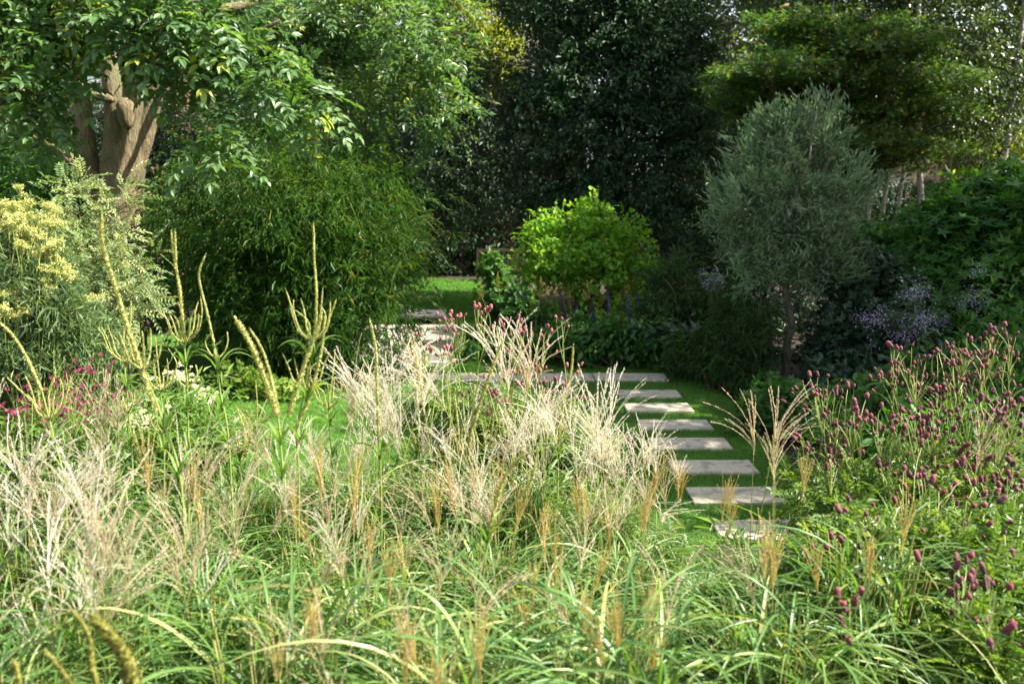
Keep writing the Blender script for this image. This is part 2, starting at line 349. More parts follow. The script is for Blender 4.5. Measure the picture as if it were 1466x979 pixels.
def shoots(mb, tw, C, O, k, ln, L, W, n=12, tm=KITE, up=.6, droop=.0, sp=.5):
    i2 = rng.choice(len(C), k); q0 = C[i2]; d0 = nrm(O[i2] + np.array([0, 0, up]) + rng.normal(size=(k, 3)) * .25); l0 = ln * (.5 + .9 * rng.random(k))[:, None]
    ts = np.linspace(0, 1, 6); P = q0[:, None] + d0[:, None] * (l0 * ts)[:, :, None]; P[:, :, 2] -= droop * l0 * ts ** 2
    tubes(tw, P, np.array([.004, .0035, .003, .0025, .002, .001])[None], 3)
    for q in range(n):
        t = np.clip((q + rng.random(k)) / n, 0, .999) * 5; i0 = t.astype(int); f = (t - i0)[:, None]; c = P[np.arange(k), i0] * (1 - f) + P[np.arange(k), i0 + 1] * f
        leaves(mb, c, d0 + rng.normal(size=(k, 3)) * sp + np.array([0, 0, -droop * .7]), rng.normal(size=(k, 3)) * .5 + np.array([0, 0, 1]), L * (.6 + .6 * rng.random(k)) * (1.05 - .4 * q / n), W, tm)

def pinnate(mb, P, D, N, L, nl, lw, tm=KITE, droop=.25, terminal=True, mi=0, ratio=.36, twigs=None, rnd=None, ang=1.0):
    """compound leaves: P (n,3) base, D dir, N normal, L length"""
    n = len(P); D = nrm(D); Sd = nrm(np.cross(D, N)); N2 = np.cross(Sd, D)
    L = np.broadcast_to(L, (n,)).astype(float)
    if rnd is None: rnd = rng.random(n)
    pairs = nl // 2
    for j in range(pairs):
        t = .25 + .7 * j / max(1, pairs - 1) if pairs > 1 else .5
        c = P + D * (L * t)[:, None] + np.array([0, 0, -1]) * (droop * L * t * t)[:, None]
        ll = L * ratio * (1.0 - .5 * abs(t - .55))
        for sgn in (-1, 1):
            dd = D * math.cos(ang) + Sd * sgn * math.sin(ang) + np.array([0, 0, -droop * 1.1 * t]) + rng.normal(size=(n, 3)) * .12
            nn = N2 + rng.normal(size=(n, 3)) * .22
            leaves(mb, c, dd, nn, ll * (.85 + .3 * rng.random(n)), ll * lw, tm, np.clip(rnd + rng.normal(size=n) * .06, 0, 1), mi)
    if terminal:
        c = P + D * L[:, None] * .97 + np.array([0, 0, -1]) * (droop * L)[:, None]
        leaves(mb, c, D + np.array([0, 0, -droop * 1.5]), N2, L * ratio, L * ratio * lw, tm, rnd, mi)
    if twigs is not None:
        ts = np.array([0, .5, 1.0]); PP = P[:, None] + D[:, None] * (L[:, None] * ts)[:, :, None] + np.array([0, 0, -1]) * (droop * L[:, None] * ts ** 2)[:, :, None]
        tubes(twigs, PP, np.array([[.002, .0016, .001]]) * 1.2, 3)

def pinspray(mb, C, O, per, L, nl, lw, tm=KITE, droop=.3, ratio=.36, mi=0, twigs=None, up=.9, spread=.7, ang=1.0, out=.8):
    n = len(C); cr = rng.random(n)
    D = O[:, None] * out + rng.normal(size=(n, per, 3)) * spread + np.array([0, 0, -droop * .4])
    P = C[:, None] + rng.normal(size=(n, per, 3)) * L * .22
    N = np.array([0, 0, up]) + O[:, None] * .4 + rng.normal(size=(n, per, 3)) * .25
    r = np.clip(cr[:, None] * .6 + rng.random((n, per)) * .45, 0, 1).ravel()
    Ls = L * (.75 + .5 * rng.random(n * per))
    pinnate(mb, P.reshape(-1, 3), D.reshape(-1, 3), N.reshape(-1, 3), Ls, nl, lw, tm, droop, True, mi, ratio, twigs, r, ang)

def limbs_to(mb, root, targets, r0=.05, r1=.008, k=7, wob=.1, sides=5):
    root = np.asarray(root, float); N = len(targets)
    root = np.broadcast_to(root, (N, 3)) if root.ndim == 1 else root
    ts = np.linspace(0, 1, k)[None, :, None]
    P = root[:, None] * (1 - ts) + targets[:, None] * ts
    ln = np.linalg.norm(targets - root, axis=1)[:, None, None]
    P = P + np.sin(ts * math.pi) * rng.normal(size=(N, 1, 3)) * wob * ln
    P[:, :, 2] += (np.sin(ts[:, :, 0] * math.pi) * .12 * ln[:, :, 0])
    P[:, 1:-1] += rng.normal(size=(N, k - 2, 3)) * wob * ln * .12
    tubes(mb, P, r0 * (1 - ts[:, :, 0]) + r1 * ts[:, :, 0], sides, rng.random(N))

# ------------------------------------------------------------------ THE SETTING
xs = np.concatenate([[-600, -200, -90, -50, -30], np.linspace(-20, 20, 61), [30, 50, 90, 200, 600]])
ys = np.concatenate([[-300, -60, -20, -5], np.linspace(-2, 12, 57), np.linspace(13, 45, 40), [60, 100, 250, 900]])
XX, YY = np.meshgrid(xs, ys)
ZZ = zg(XX, YY) + np.where((np.abs(XX) < 20) & (YY > -2) & (YY < 45), rng.normal(size=XX.shape) * .012, 0) - .02
mb = MB(); nx, ny = len(xs), len(ys)
ii = (np.arange(ny - 1)[:, None] * nx + np.arange(nx - 1)[None]).ravel()
mb.add(np.stack([XX, YY, ZZ], -1).reshape(-1, 3), np.stack([ii, ii + 1, ii + nx + 1, ii + nx], 1))
tag(mb.build('ground', M['soil'], smooth=True), kind='structure')

LAWN = [G(1235, 800), G(1165, 700), G(1120, 650), G(1072, 600), G(1035, 566), G(985, 536), G(925, 519), G(840, 511), G(705, 505), G(690, 470), G(695, 440), G(690, 402), G(560, 398),
        np.array([-7.5, 30, 0]), np.array([-8.5, 20, 0]), np.array([-7.0, 9.5, 0]), np.array([-6.5, 7.7, 0])]
LP = np.array([p[:2] for p in LAWN])
def inpoly(pts, poly):
    x, y = pts[:, 0], pts[:, 1]; c = np.zeros(len(pts), bool); j = len(poly) - 1
    for i in range(len(poly)):
        xi, yi = poly[i]; xj, yj = poly[j]
        c ^= ((yi > y) != (yj > y)) & (x < (xj - xi) * (y - yi) / (yj - yi + 1e-12) + xi); j = i
    return c
mb = MB(); mb.add(np.column_stack([LP, np.full(len(LP), .03)]), [list(range(len(LP)))])
lawn = mb.build('lawn', M['lawn']); tag(lawn, kind='structure')

# stepping stones
STONES = [(928, 563), (942, 583), (966, 607), (988, 634), (1020, 667), (1054, 708), (1100, 757)]
words = ['farthest and smallest of the single stepping stones', 'second farthest single stepping stone', 'third farthest stepping stone, just beside the arching plumes',
         'middle stepping stone of the run, clear of the plumes', 'third nearest stepping stone, partly behind silvery plumes', 'second nearest stepping stone, crossed by golden stalks',
         'nearest and largest stepping stone, half hidden in grass plumes']
slabs = []
for i, ((px, py), wd) in enumerate(zip(STONES, words)):
    c = G(px, py, .06); wx, wy = .96, .50
    mb = MB(); a = c[0] - wx / 2; b_ = c[1] - wy / 2; box(mb, a, a + wx, b_, b_ + wy, -.02, .062 + rng.random() * .006, bev=.008, jit=.002)
    o = mb.build('stepping_stone', M['stone']); tag(o, 'pale rectangular ' + wd, 'stepping stone', 'stepping stones across the lawn'); slabs.append((a, a + wx, b_, b_ + wy))
strip = [(X(612, 15.2), 'left long paver, mostly hidden behind burnet stems'), (X(612, 15.2) + 1.42, 'middle long paver, seen through silvery grass plumes'), (X(612, 15.2) + 2.84, 'right long paver, ending at the start of the stepping stones')]
for a, wd in strip:
    mb = MB(); e = 1.40 if 'right' not in wd else max(.6, X(953, 15.2) - a); box(mb, a, a + e, 14.85, 15.45, -.02, .064, bev=.008, jit=.002)
    o = mb.build('paving_slab', M['stone']); tag(o, wd, 'paver', 'long pavers edging the lawn'); slabs.append((a, a + e, 14.85, 15.45))
mb = MB(); px0, px1, py0, py1 = -4.6, -1.15, 16.4, 21.4
for i in range(6):
    for j in range(8):
        w_, h_ = (px1 - px0) / 6, (py1 - py0) / 8
        box(mb, px0 + i * w_ + .004, px0 + (i + 1) * w_ - .004, py0 + j * h_ + .004, py0 + (j + 1) * h_ - .004, -.02, .07 + rng.random() * .004, bev=.005)
tag(mb.build('patio', M['paving']), kind='structure'); slabs.append((px0, px1, py0, py1))

# lawn grass
def scatter(n, x0, x1, y0, y1):
    p = np.column_stack([rng.uniform(x0, x1, n), rng.uniform(y0, y1, n)]); k = inpoly(p, LP); q1 = rng.random(n) ** 2
    for a, b, c, d in slabs: k &= ~((p[:, 0] > a + .03 * q1) & (p[:, 0] < b - .03 * q1) & (p[:, 1] > c + .022 * q1) & (p[:, 1] < d - .022 * q1))
    return p[k]
mb = MB()
for n, x0, x1, y0, y1, h, wd in ((190000, -5.5, 5, 7.7, 13, .046, .006), (80000, -5.5, 5, 13, 19, .05, .009), (70000, -6, 1, 19, 34, .06, .016)):
    p = scatter(n, x0, x1, y0, y1); k = len(p); P = np.column_stack([p, np.full(k, .028)])
    D = np.column_stack([rng.normal(size=(k, 2)) * .42, np.ones(k)]); hh = h * (.6 + .7 * rng.random(k))
    T = (np.array([[0, -.5, 0], [0, .5, 0], [1, 0, 0.0]]), np.array([[0, 1, 2]]))
    leaves(mb, P, D, np.column_stack([rng.normal(size=(k, 2)), np.zeros(k)]), hh, wd, T)
g = mb.build('lawn_grass', M['grass']); tag(g, 'short mown green lawn grass around the pale stepping stones', 'grass', kind='stuff')

# low stone table by the patio
bt = thing('low_table', 'low dark grey stone table at the far end of the patio', 'garden table', (X(604, 22), 22.1, .03))
mb = MB(); x0, x1 = X(574, 22), X(636, 22); box(mb, x0, x1, 21.6, 22.75, .19, .26, bev=.01); mb.build('tabletop', M['darkstone'], bt)
for xx in (x0 + .06, x1 - .26):
    mb = MB(); box(mb, xx, xx + .2, 21.75, 22.6, .02, .188); mb.build('leg', M['darkstone'], bt)

# timber bench in the shade
bx, by = X(716, 33), 33.0
be = thing('garden_bench', 'dark slatted timber garden bench in deep shade beside the golden shrub', 'bench', (bx, by, 0))
mb = MB()
for i in range(5): box(mb, bx - .8, bx + .8, by - .28 + i * .1, by - .2 + i * .1, .43, .46)
mb.build('seat', M['timber'], be)
mb = MB()
for i in range(17): xx = bx - .76 + i * .095; box(mb, xx - .02, xx + .02, by + .245, by + .27, .5, 1.08)
box(mb, bx - .8, bx + .8, by + .235, by + .28, 1.082, 1.17); mb.build('backrest', M['timber'], be)
for sx in (-1, 1):
    for yy, hh in ((by - .27, .62), (by + .26, 1.16)):
        mb = MB(); box(mb, bx + sx * .83 - .03, bx + sx * .83 + .03, yy - .03, yy + .03, 0, hh); mb.build('leg', M['timber'], be)
    mb = MB(); box(mb, bx + sx * .83 - .035, bx + sx * .83 + .035, by - .32, by + .23, .622, .66); mb.build('armrest', M['timber'], be)

# brick garden wall at the back
mb = MB(); box(mb, -26, 26, 37.5, 37.85, 0, 2.4); gw = mb.build('garden_wall', M['brick']); tag(gw, 'dim brick boundary wall closing the garden behind the trees', 'wall')

hd = MB(); C = np.column_stack([rng.uniform(-13, 17, 5200), 36.2 + rng.normal(size=5200) * .45, 3.6 * rng.random(5200) ** .9]); O = nrm(np.column_stack([rng.normal(size=5200) * .4, -np.ones(5200), .5 + rng.normal(size=5200) * .3]))
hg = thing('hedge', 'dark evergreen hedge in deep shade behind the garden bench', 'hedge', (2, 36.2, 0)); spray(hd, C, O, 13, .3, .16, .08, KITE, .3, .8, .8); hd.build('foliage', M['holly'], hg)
lm = MB(); rt = np.column_stack([np.linspace(-12.5, 16.5, 30), np.full(30, 36.3), np.zeros(30)]); limbs_to(lm, rt, rt + np.array([.1, 0, 2.6]), .05, .02, 6, .04, 5); lm.build('stems', M['bark_dark'], hg)

# houses
def house(x0, x1, y0, y1, h, mat, wins, label, roofh=3.0):
    t = thing('terraced_house', label, 'house', ((x0 + x1) / 2, y0, 0))
    mb = MB(); box(mb, x0, x1, y0, y1, 0, h); mb.build('wall', mat, t)
    mb = MB(); ym = (y0 + y1) / 2
    V = [[x0 - .3, y0 - .35, h + .01], [x1 + .3, y0 - .35, h + .01], [x1 + .3, y1 + .35, h + .01], [x0 - .3, y1 + .35, h + .01], [x0 - .3, ym, h + roofh], [x1 + .3, ym, h + roofh]]
    mb.add(V, [[0, 1, 5, 4], [2, 3, 4, 5], [3, 2, 1, 0]]); mb.add(V, [[0, 4, 3], [1, 2, 5]]); rf = mb.build('roof', M['roof'], t)
    mb = MB(); cx = x0 + 1.4; box(mb, cx, cx + 1.0, ym - .4, ym + .4, h + roofh - 1.0, h + roofh + 1.1); mb.build('chimney', mat, rf)
    for (wx, wz, ww, wh) in wins:
        mb = MB(); box(mb, wx - ww / 2, wx + ww / 2, y0 - .012, y0 + .05, wz, wz + wh); f = mb.build('window', M['glass'], t)
        mb = MB()
        for a in (-1, 0, 1): box(mb, wx + a * (ww / 2 - .03) - .035, wx + a * (ww / 2 - .03) + .035, y0 - .05, y0 - .014, wz, wz + wh)
        for q in (0, .5, 1): z_ = wz + q * (wh - .07); box(mb, wx - ww / 2 + .006, wx + ww / 2 - .006, y0 - .047, y0 - .016, z_, z_ + .07)
        mb.build('frame', M['white'], f)
        mb = MB(); box(mb, wx - ww / 2 - .15, wx + ww / 2 + .15, y0 - .16, y0 - .003, wz - .14, wz - .004); mb.build('sill', M['white'], f)
        mb = MB(); box(mb, wx - ww / 2 - .1, wx + ww / 2 + .1, y0 - .03, y0 - .004, wz + wh + .004, wz + wh + .26); mb.build('lintel', M['white'], f)
    return t
house(-26, -12.2, 31, 40, 8.6, M['brick'], [(-13.8, 4.1, 1.2, 1.7), (-16.6, 4.1, 1.2, 1.7), (-13.8, 6.9, 1.2, 1.5), (-16.6, 6.9, 1.2, 1.5), (-19.4, 4.1, 1.2, 1.7), (-16.6, 1.0, 1.4, 1.9), (-13.8, 1.0, 1.2, 1.9), (-19.4, 6.9, 1.2, 1.5)],
      'dark red brick house with white window sills behind the big ash trunk')
house(-9, 3.5, 46, 55, 9.0, M['palebrick'], [(-6.5, 2.2, 1.2, 1.8), (-3.5, 2.2, 1.2, 1.8), (-.5, 2.2, 1.2, 1.8), (-6.5, 5.4, 1.2, 1.8), (-3.5, 5.4, 1.2, 1.8), (-.5, 5.4, 1.2, 1.8)],
      'pale brick house glimpsed through leaves right of the bamboo')
house(9, 28, 44, 54, 8.0, M['palebrick'], [(11.5, 1.8, 1.3, 1.9), (14.8, 1.8, 1.3, 1.9), (18.2, 1.8, 1.3, 1.9), (21.5, 1.8, 1.3, 1.9), (11.5, 5.1, 1.3, 1.9), (14.8, 5.1, 1.3, 1.9), (18.2, 5.1, 1.3, 1.9), (21.5, 5.1, 1.3, 1.9)],
      'pale brick house glimpsed between the birch stems on the right')
# shed roof at left
sh = thing('garden_shed', 'small shed with weathered grey roof at the left edge below the ash', 'shed', (-8.8, 17.5, 0))
mb = MB(); box(mb, -10.2, -8.15, 17.2, 18.8, 0, 2.45); mb.build('wall', M['timber'], sh)
mb = MB(); mb.add([[-10.4, 17.0, 2.46], [-7.95, 17.0, 2.46], [-7.95, 19.0, 2.9], [-10.4, 19.0, 2.9], [-10.4, 17.0, 2.52], [-7.95, 17.0, 2.52], [-7.95, 19.0, 2.98], [-10.4, 19.0, 2.98]],
                  [[3, 2, 1, 0], [4, 5, 6, 7], [0, 1, 5, 4], [1, 2, 6, 5], [2, 3, 7, 6], [3, 0, 4, 7]]); mb.build('roof', M['darkstone'], sh)

# ------------------------------------------------------------------ TREES
def line(pts, r, k=18, sides=12, bump=.0, name='limb', mat=None, parent=None, wobble=.0):
    """tapered bark limb; pts world, r list of radii at pts"""
    P = smoothline(pts, k); q = np.interp(np.linspace(0, len(r) - 1, k), np.arange(len(r)), r)
    if wobble: P[1:-1] += rng.normal(size=(k - 2, 3)) * wobble
    mb = MB(); tubes(mb, P[None], q[None], sides, .5, cap=True)
    if bump: mb.V[0] = mb.V[0] + rng.normal(size=mb.V[0].shape) * bump
    return mb.build(name, mat, parent, smooth=True)

# the big ash
D0 = 15.5
ash = thing('ash_tree', 'big ash tree with thick pale brown trunk and several upright limbs', 'tree', (X(170, D0), D0, 0))
def A(px, py, d=D0): return U(px, py, d)
s_ = D0 / FPX
tb = A(168, 560); tb[2] = -.1
line([tb, A(170, 400), A(172, 290), A(178, 215), A(182, 150)], [.52, .42, .365, .34, .30], 44, 36, .010, 'trunk', M['bark_ash'], ash)
line([A(150, 330), A(130, 240), A(118, 150), A(104, 60), A(88, -60)], [.16, .15, .14, .12, .1], 20, 12, .004, 'limb', M['bark_ash'], ash)
line([A(182, 260, 15.5), A(170, 190, 15.3), A(162, 125, 15.25), A(152, 60, 15.3), A(148, -60, 15.3)], [.12, .2, .17, .14, .12], 20, 12, .004, 'limb', M['bark_ash'], ash)
line([A(184, 230), A(188, 150), A(192, 100), A(199, 40), A(205, -70)], [.2, .27, .24, .2, .17], 20, 14, .005, 'limb', M['bark_ash'], ash)
line([A(188, 270, 15.5), A(203, 200, 15.55), A(219, 130, 15.6), A(243, 50, 15.6), A(262, -60, 15.6)], [.1, .19, .19, .17, .15], 20, 12, .004, 'limb', M['bark_ash'], ash)
line([A(140, 260, 15.3), A(95, 225, 15.1), A(50, 195, 14.8), A(-15, 165, 14.4)], [.13, .1, .08, .06], 18, 10, .003, 'limb', M['bark_ash'], ash)
line([A(185, 160, 15.35), A(160, 142, 15.1), A(135, 136, 14.9), A(100, 112, 14.8), A(60, 95, 14.6), A(25, 60, 14.5)], [.06, .07, .06, .05, .04, .03], 18, 8, .003, 'limb', M['bark_ash'], ash)
line([A(238, 108, 15.6), A(290, 92, 15.2), A(345, 60, 14.8), A(400, 30, 14.5)], [.08, .055, .04, .03], 16, 8, .002, 'limb', M['bark_ash'], ash)
line([A(255, 20, 15.6), A(340, 10, 16.4), A(450, -10, 17), A(560, 30, 17)], [.1, .08, .05, .03], 16, 8, .002, 'limb', M['bark_ash'], ash)
line([A(400, 0, 16.7), A(470, 38, 16.9), A(520, 95, 17), A(590, 118, 17), A(625, 150, 17)], [.04, .03, .024, .018, .01], 18, 6, .002, 'limb', M['bark_dark'], ash)
line([A(262, -40, 15.6), A(340, -60, 15), A(470, -70, 14.6), A(620, -60, 14.5)], [.12, .1, .06, .03], 16, 8, .002, 'limb', M['bark_ash'], ash)
# pruned stub (rounded burr) on the trunk
mb = MB(); ph = np.linspace(0, 1, 9); c0, c1 = A(178, 140, 15.0), A(183, 188, 15.02)
rr = .14 * np.sqrt(np.clip(1 - (ph * 1.0) ** 3, 0, 1)) + .005
rr[0] = .04; rr[1] = .12; tubes(mb, (c0[None] * (1 - ph[:, None]) + c1[None] * ph[:, None])[None], rr[None], 14, cap=True); mb.build('pruned_stub', M['bark_ash'], ash, smooth=True)
mb = MB(); tw = MB()
def wb(px, py, d, rx, ry, rz): p = U(px, py, d); return (p[0], p[1], p[2], rx, ry, rz)
front = [wb(40, 140, 12.6, .62, .5, .5), wb(-5, 60, 13, .8, .7, .5), wb(80, 70, 13, .42, .5, .2), wb(205, 30, 12.8, .95, .6, .42), wb(285, 45, 12.8, .75, .6, .6), wb(130, 5, 13.2, 1.1, .7, .35),
         wb(335, 180, 13, .38, .4, .2), wb(262, 172, 13.4, .16, .2, .1), wb(400, 140, 13.2, .7, .6, .3), wb(305, 215, 12.8, .3, .3, .2), wb(60, 0, 13, 1.1, .8, .3), wb(350, 90, 13, .65, .5, .45)]
C, O = cloud(215, front, .6, .3, rag=1); pinspray(mb, C, O, 5, .5, 9, .46, OVAL, .25, .33, twigs=tw, spread=.9, out=.6)
back = [wb(430, 60, 17, 1.3, .8, .8), wb(520, 120, 16.9, 1.2, .8, .7), wb(605, 145, 16.2, .75, .7, .6), wb(480, 20, 17, 1.8, .9, .7), wb(590, 70, 16.2, 1.0, 1, .8), wb(460, 160, 17, .7, .7, .3), wb(370, 30, 17.2, 1.0, .8, .7)]
C, O = cloud(330, back, .5, .3, rag=4); pinspray(mb, C, O, 5, .42, 9, .44, KITE, .25, .33, twigs=tw, spread=.9, out=.6)
behind = [wb(60, 40, 17.5, 1.6, 1.2, .7), wb(240, 60, 17.5, 1.6, 1, .8), wb(20, -30, 16.5, 2, 1.2, .6), wb(250, -40, 17.8, 2.6, 1.2, .5)]
C, O = cloud(260, behind, .5, .3, rag=3); pinspray(mb, C, O, 5, .42, 7, .45, KITE, .25, .33, twigs=tw, spread=.9, out=.6)
top = [(-9.5, 16.5, 8.6, 2.8, 3.5, 1.8), (-7.5, 19, 9.5, 3.5, 3, 2.2)]
C, O = cloud(260, top, .5, .3); pinspray(mb, C, O, 5, .4, 7, .45, KITE, .3, .36)
mb.build('crown', M['ash'], ash); tw.build('twigs', M['twig'], ash)

def bush(name, label, cat, px, d, blobs, ncl, per, rad, L, W, mat, tm=KITE, droop=.2, up=.8, shell=.45, lump=.22, stems=8, sr=(.03, .008), bark='twig', zmin=.02, group=None, flat=.5, twigs=False, align=.6, spread=.8, trunk=None, crown='foliage', shoot=None):
    b0 = base(px, d); t = thing(name, label, cat, b0, group)
    bl = [(b[0], b[1], b[2], b[3], b[4], b[5]) for b in blobs]
    mb = MB(); tw = MB(); C, O = cloud(ncl, bl, shell, lump, zmin)
    spray(mb, C, O, per, rad, L, W, tm, droop, up, spread, 0, flat, tw if twigs else None, align=align)
    if shoot: shoots(mb, tw, C, O, *shoot)
    mb.build(crown, mat, t)
    if stems:
        idx = rng.choice(len(C), stems); tg = C[idx] - O[idx] * .15
        rt = b0[None] + rng.normal(size=(stems, 3)) * np.array([.12, .12, 0])
        if trunk is not None: rt = np.broadcast_to(np.asarray(trunk, float), (stems, 3))
        limbs_to(tw, rt, tg, sr[0], sr[1])
        tw.build('stems', M[bark], t, smooth=True)
    return t
def B(px, py, d, rx, ry, rz): return wb(px, py, d, rx, ry, rz)

# bamboo: culms + drooping leaf fans
bamb = thing('bamboo_clump', 'broad dome of feathery bright green bamboo beside the ash trunk', 'bamboo', (X(420, 15.6), 15.6, 0))
mb = MB(); tw = MB(); cx, cy = X(408, 15.6), 15.8
tips = []
nc = 150
az = rng.random(nc) * 2 * math.pi; rr = np.sqrt(rng.random(nc)); H = (4.25 - 1.0 * rr ** 2) * (.85 + .2 * rng.random(nc))
ex = 2.2 * rr * np.cos(az); ey = 1.9 * rr * np.sin(az)
ts = np.linspace(0, 1, 12)[None, :, None]
b0 = np.stack([cx + ex * .28, cy + ey * .28, np.zeros(nc)], 1)[:, None]
e1 = np.stack([cx + ex, cy + ey, H], 1)[:, None]
P = b0 + (e1 - b0) * np.concatenate([ts ** 1.9, ts ** 1.9, ts ** .85], 2)
dro = np.clip(ts[:, :, 0] - .72, 0, 1) ** 2 * 9 * (.4 + rr[:, None] * 1.1)
P[:, :, 2] -= dro * .9
P[:, :, 0] += (np.cos(az) * .5)[:, None] * dro; P[:, :, 1] += (np.sin(az) * .4)[:, None] * dro
tubes(tw, P, .013 * (1 - ts[:, :, 0] * .75), 5, rng.random(nc))
# fans along culms
sel = []
for k in range(30):
    s = .12 + .88 * rng.random(nc); i0 = np.clip((s * 11).astype(int), 0, 10); f = s * 11 - i0
    q = P[np.arange(nc), i0] * (1 - f)[:, None] + P[np.arange(nc), i0 + 1] * f[:, None]
    out = nrm(np.stack([q[:, 0] - cx, (q[:, 1] - cy) * 1.3, np.zeros(nc)], 1)); q = q + out * rng.random((nc, 1)) * .55 + rng.normal(size=(nc, 3)) * .2
    sel.append(np.hstack([q, out]))
sel = np.vstack(sel); ex_, eo = cloud(2300, [(cx, cy, 1.95, 2.15, 1.8, 2.0), (cx + .5, cy - .5, 1.2, 1.95, 1.4, 1.3)], .2, .25, .15, rag=12)
sel = np.vstack([sel, np.hstack([ex_, eo])])
C, O = sel[:, :3], nrm(sel[:, 3:]); keep = (C[:, 2] > .1); C, O = C[keep], O[keep]
spray(mb, C, O, 15, .2, .145, .016, KITE, .45, .5, .95, 0, .8, align=.8)
edge = np.argsort(-(np.abs(C[:, 0] - cx) / 2.3 + C[:, 2] / 4.2))[:900]; shoots(mb, tw, C[edge], O[edge], 110, .75, .15, .017, 22, KITE, .55, .9, .7)
mb.build('foliage', M['bamboo'], bamb); tw.build('canes', M['cane'], bamb)

# dark evergreen holly
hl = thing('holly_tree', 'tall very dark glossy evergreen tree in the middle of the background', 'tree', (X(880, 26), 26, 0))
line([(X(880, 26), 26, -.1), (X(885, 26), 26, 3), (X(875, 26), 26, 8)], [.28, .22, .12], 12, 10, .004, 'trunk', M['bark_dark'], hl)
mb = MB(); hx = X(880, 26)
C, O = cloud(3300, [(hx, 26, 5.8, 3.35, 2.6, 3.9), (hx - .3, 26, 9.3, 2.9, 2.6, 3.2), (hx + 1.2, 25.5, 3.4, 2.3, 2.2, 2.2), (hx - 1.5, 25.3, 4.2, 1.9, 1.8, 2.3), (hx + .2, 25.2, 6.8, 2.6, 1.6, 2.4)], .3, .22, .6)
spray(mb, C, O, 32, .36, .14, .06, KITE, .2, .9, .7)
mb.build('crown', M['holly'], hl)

# shade-side laurel
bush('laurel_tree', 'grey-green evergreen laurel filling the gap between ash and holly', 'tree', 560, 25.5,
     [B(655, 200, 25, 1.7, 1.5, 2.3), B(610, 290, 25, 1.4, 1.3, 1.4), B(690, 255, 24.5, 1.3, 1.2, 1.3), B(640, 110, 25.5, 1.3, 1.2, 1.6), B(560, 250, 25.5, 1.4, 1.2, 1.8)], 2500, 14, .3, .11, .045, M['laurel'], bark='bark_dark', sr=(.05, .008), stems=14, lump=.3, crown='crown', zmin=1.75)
# sunlit tree behind
def far_tree(name, label, px, d, rx, rz, zc, mat, seed_mesh=None, group='trees behind the garden wall', ncl=2000, L=.17, W=.11, per=12, ry=None, lumps=9):
    x = X(px, d, zc); t = thing(name, label, 'tree', (x, d, 0), group)
    line([(x, d, -.1), (x + .15, d, zc * .5), (x, d, zc * 1.1)], [.25, .2, .08], 10, 8, .003, 'trunk', M['bark_dark'], t)
    bl = [(x, d, zc, rx, ry or rx * .8, rz)]
    for i in range(lumps):
        a = rng.random() * 6.28; q = rng.random() * 2 - 1
        bl.append((x + math.cos(a) * rx * .75, d + math.sin(a) * rx * .5, zc + q * rz * .8, rx * .42, rx * .4, rz * .32))
    mb = MB(); C, O = cloud(ncl, bl, .42, .25, .3); spray(mb, C, O, per, .42, L, W, KITE, .3, .7, .8)
    mb.build('crown', mat, t); return t
far_tree('sunlit_tree', 'yellow-green sunlit tree in the gap at the top centre', 640, 40, 3.2, 4.4, 11.4, M['sunny'], ncl=2100)
far_tree('sunlit_tree', 'yellow-green sunlit tree behind the birches at the far right', 1440, 36, 2.0, 2.0, 4.2, M['sunny'], ncl=500)
far_tree('background_tree', 'mid green background tree showing behind the ash limbs at the left', 210, 42, 4.8, 5.5, 8.5, M['far'])
far_tree('background_tree', 'tall background tree behind the ash canopy, left of the sunlit gap', 450, 44, 4.8, 6.0, 8.5, M['far'])
far_tree('background_tree', 'background tree seen low through the gap right of the bamboo', 610, 41.5, 3.4, 3.0, 4.0, M['far'], ncl=1300)
far_tree('background_tree', 'tall background tree directly behind the dark holly', 830, 43, 4.5, 7.0, 8.5, M['far'], ncl=1500)
far_tree('background_tree', 'background tree between the holly and the orange tinted maple', 1040, 42, 4.0, 6.0, 8.3, M['far'])
far_tree('background_tree', 'background tree above the orange tinted maple', 1210, 41, 4.5, 5.5, 9.5, M['far'])
far_tree('background_tree', 'background tree at the top right behind the birch leaves', 1400, 40, 5.0, 5.8, 9.0, M['far'])
far_tree('background_tree', 'background tree filling the top between the ash canopy and the sunlit tree', 545, 47, 4.5, 6.5, 10.5, M['far'])
far_tree('background_tree', 'background tree at the far left above the shed roof', -10, 27, 3.0, 2.6, 4.2, M['far'], ncl=1500)

bush('yew_shrub', 'dark shrub in the shade between holly and birches', 'shrub', 1010, 24, [B(1000, 400, 24, 1.5, 1.0, 1.2), B(1060, 380, 23, 1.2, 1, 1.2), B(1110, 420, 21, 1.3, 1, 1.1), B(960, 420, 22, 1.0, 1, .8)], 1300, 12, .25, .11, .05, M['holly'], shell=.3)
bush('yew_shrub', 'dark shrub in deep shade behind the birch stems', 'shrub', 1250, 24, [B(1210, 370, 24, 1.8, 1.0, 1.5), B(1300, 350, 24, 1.8, 1, 1.6), B(1400, 330, 24.5, 2.0, 1, 1.8)], 1300, 12, .27, .12, .055, M['holly'], shell=.3)
bush('laurel_shrub', 'deep green shrub behind the ash trunk and bamboo', 'shrub', 230, 20.5, [B(240, 190, 20.5, 1.5, 1.2, 1.8), B(300, 230, 20.5, 1.5, 1.2, 1.5), B(130, 250, 21, 1.6, 1.2, 1.6), B(240, 330, 20.5, 1.8, 1.2, 1.6), B(20, 300, 20.8, 1.6, 1, 1.3), B(410, 190, 20.8, 1.3, 1, 1.6)], 2700, 12, .26, .12, .05, M['laurel'], shell=.3, sr=(.06, .02), stems=14)
